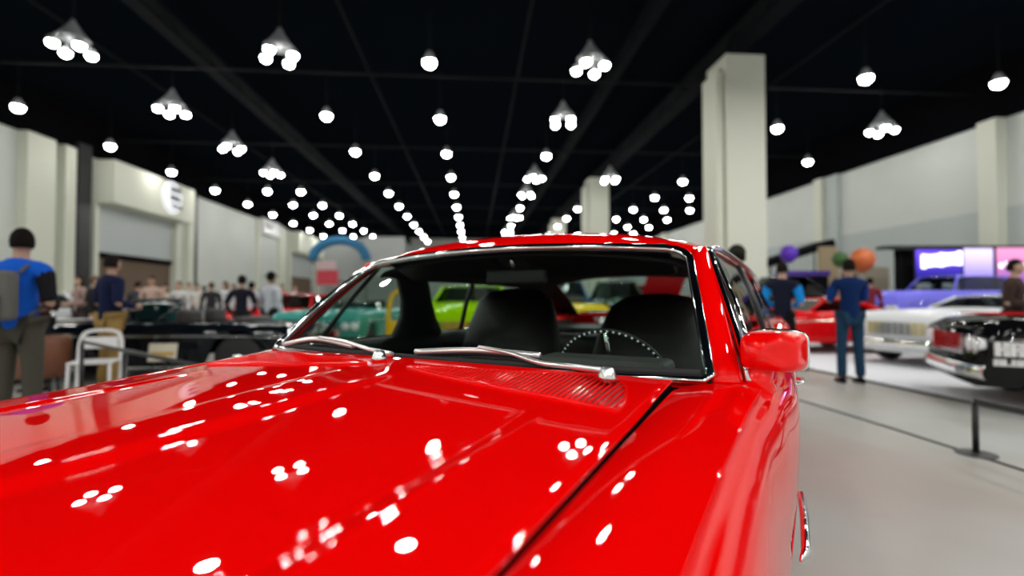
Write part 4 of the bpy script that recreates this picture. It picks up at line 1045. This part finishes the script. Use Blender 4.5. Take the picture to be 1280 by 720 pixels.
for o in [o for o in bpy.data.objects if o.name.startswith('lettering') and o.parent == bd]: o.location.z += .12
# purple and orange balloons, counter, sloping canopy, tan panel
o = thing('booth_counter', 'tall dark counter with purple edge behind the black van', 'counter', ground(1003, 19.5), -YAW)
bm = BM(); box(bm, 0, 0, 1.05, 1.7, .6, 2.1, bev=.02); obj('counter_body', bm, M['drape'], o)
bm = BM(); box(bm, 0, -.02, 2.20, 1.8, .7, .2, bev=.02); obj('purple_edge', bm, mat('purple_fascia', (.07, .02, .30), rough=.5), o)
def balloon(lab, px, py, d, r, col, white=False, base=None):
    p = at(px, py, d); t = thing('balloon', lab, 'balloon', p)
    bm = BM(); lathe(bm, [(0, -r*1.15), (r*.25, -r*1.05), (r*.7, -r*.7), (r, 0), (r*.8, r*.62), (r*.4, r*.92), (0, r)], 20); obj('balloon_skin', bm, mat('balloon_'+lab[:6], col, rough=.3), t, smooth=True)
    tubeobj('string', [(0, 0, -r*1.15), (.03, 0, -(p.z-(base or 0)-.02)*.5), (0, 0, -(p.z-(base or 0)-.01))], .008, M['white'], t, n=6)
balloon('round purple balloon above the purple edged counter', 986, 317, 19.5, .34, (.14, .04, .60), base=2.31)
balloon('wide orange balloon above the blue sweatshirt', 1078, 325, 16.9, .40, (.62, .14, .03))
balloon('green balloon beside the wide orange balloon', 1050, 324, 18.4, .28, (.05, .14, .03))
t = thing('sloping_canopy', 'black sloping canopy rising from the pale column to the tan panel', 'canopy', ground(992, 21.5), -YAW)
bm = BM(); box(bm, 0, 0, 0, 2.9, 1.4, .30, rot=Matrix.Rotation(R(-18), 3, 'Y')); bmesh.ops.translate(bm, verts=bm.verts, vec=(0, 0, 3.15)); obj('canopy_panel', bm, M['drape'], t)
for x, z in ((-1.3, 2.58), (1.3, 3.4)):
    for y in (-.6, .6): tubeobj('canopy_post', [(x, y, .0), (x, y, z)], .04, M['blackmetal'], t)
t = thing('tan_panel', 'tall tan display panel at the end of the sloping canopy', 'panel', ground(1035, 20.5), -YAW)
M['tan'] = mat('tan_board', (.38, .29, .17), rough=.7)
bm = BM(); box(bm, 0, 0, 1.7, .75, .10, 3.36, bev=.01); obj('panel_board', bm, M['tan'], t)
bm = BM(); box(bm, 0, 0, .03, .9, .5, .05, bev=.01); obj('panel_foot', bm, M['blackmetal'], t)
t = thing('wide_display_board', 'wide tan and brown display board behind the orange balloon', 'board', ground(1078, 20.8), -YAW)
bm = BM(); box(bm, 0, 0, 1.3, 2.2, .10, 2.5, bev=.01); obj('panel_board', bm, mat('sand_board', (.40, .36, .27), rough=.7), t)
bm = BM(); box(bm, -.6, -.06, 1.9, .7, .03, .8); obj('panel_print', bm, mat('brown_print', (.20, .10, .05), rough=.7), t)
# ---- far end of the hall: booths beyond the last roll-up door
M['pale'] = mat('pale_booth_board', (.60, .62, .60), rough=.7)
def farboard(name, lab, cat, px0, px1, y0, y1, d, m, extra=None):
    pa, pb = at(px0, y1, d), at(px1, y0, d); w_ = (pb-pa).length if False else (px1-px0)/620*d
    g = ground((px0+px1)/2, d); t = thing(name, lab, cat, g, -YAW)
    bm = BM(); box(bm, 0, 0, (pa.z+pb.z)/2, w_, .3, pb.z-pa.z, bev=.03); obj('panel_board', bm, m, t)
    for s in (-1, 1): tubeobj('post', [(s*(w_/2-.1), .2, 0), (s*(w_/2-.1), .2, max(.3, pb.z-.2))], .08, M['steel'], t)
    return t
farboard('booth_board', 'pale tall booth wall at the far end by the windshield corner', 'board', 455, 505, 296, 345, 52, M['pale'])
farboard('booth_board', 'grey booth wall at the far end behind the arch', 'board', 405, 458, 300, 350, 54, mat('grey_board', (.42, .44, .42), rough=.7))
farboard('booth_board', 'red and pink booth box near the second roll-up door', 'board', 396, 422, 338, 356, 44, mat('red_board', (.70, .06, .09), rough=.6))
farboard('booth_board', 'white board with pink mark above the red booth box', 'board', 396, 420, 326, 337, 45, mat('pinkish_board', (.70, .55, .56), rough=.6))
t = thing('arch_banner', 'curved blue arch banner at the far end of the hall', 'banner', ground(424, 48), -YAW)
bm = BM(); tube(bm, [(2.6*math.cos(a), 0, 5.0+1.9*math.sin(a)) for a in frange(PI, 0, 20)], .45, 10, flat=1); obj('arch_tube', bm, mat('blue_banner', (.03, .20, .40), rough=.6), t, smooth=True)
for s in (-1, 1): tubeobj('arch_post', [(s*2.6, 0, 0), (s*2.6, 0, 5.1)], .12, M['steel'], t)
# ============================================================ camera and render look
cd = bpy.data.cameras.new('camera'); cam = bpy.data.objects.new('camera', cd); COL.objects.link(cam)
cam.location = (0, 0, CAMZ)
cam.rotation_euler = (PI/2+PITCH, 0, -YAW)
cd.sensor_width = 36; cd.lens = 36*FPX/1280; cd.clip_start = .02; cd.clip_end = 300
cd.dof.use_dof = True; cd.dof.focus_distance = 1.2; cd.dof.aperture_fstop = 1.25
sc.camera = cam
w = bpy.data.worlds.new('hall_ambient'); sc.world = w; w.use_nodes = True
w.node_tree.nodes['Background'].inputs[0].default_value = (.5, .55, .6, 1)
w.node_tree.nodes['Background'].inputs[1].default_value = .0
sc.view_settings.view_transform = 'Standard'; sc.view_settings.look = 'None'
sc.view_settings.gamma = 1; sc.view_settings.use_curve_mapping = False
sc.view_settings.exposure = -.85
sc.cycles.use_denoising = True
sc.cycles.max_bounces = 8; sc.cycles.diffuse_bounces = 3; sc.cycles.glossy_bounces = 4
sc.cycles.transparent_max_bounces = 16
sc.cycles.sample_clamp_indirect = 6
sc.cycles.use_light_tree = True
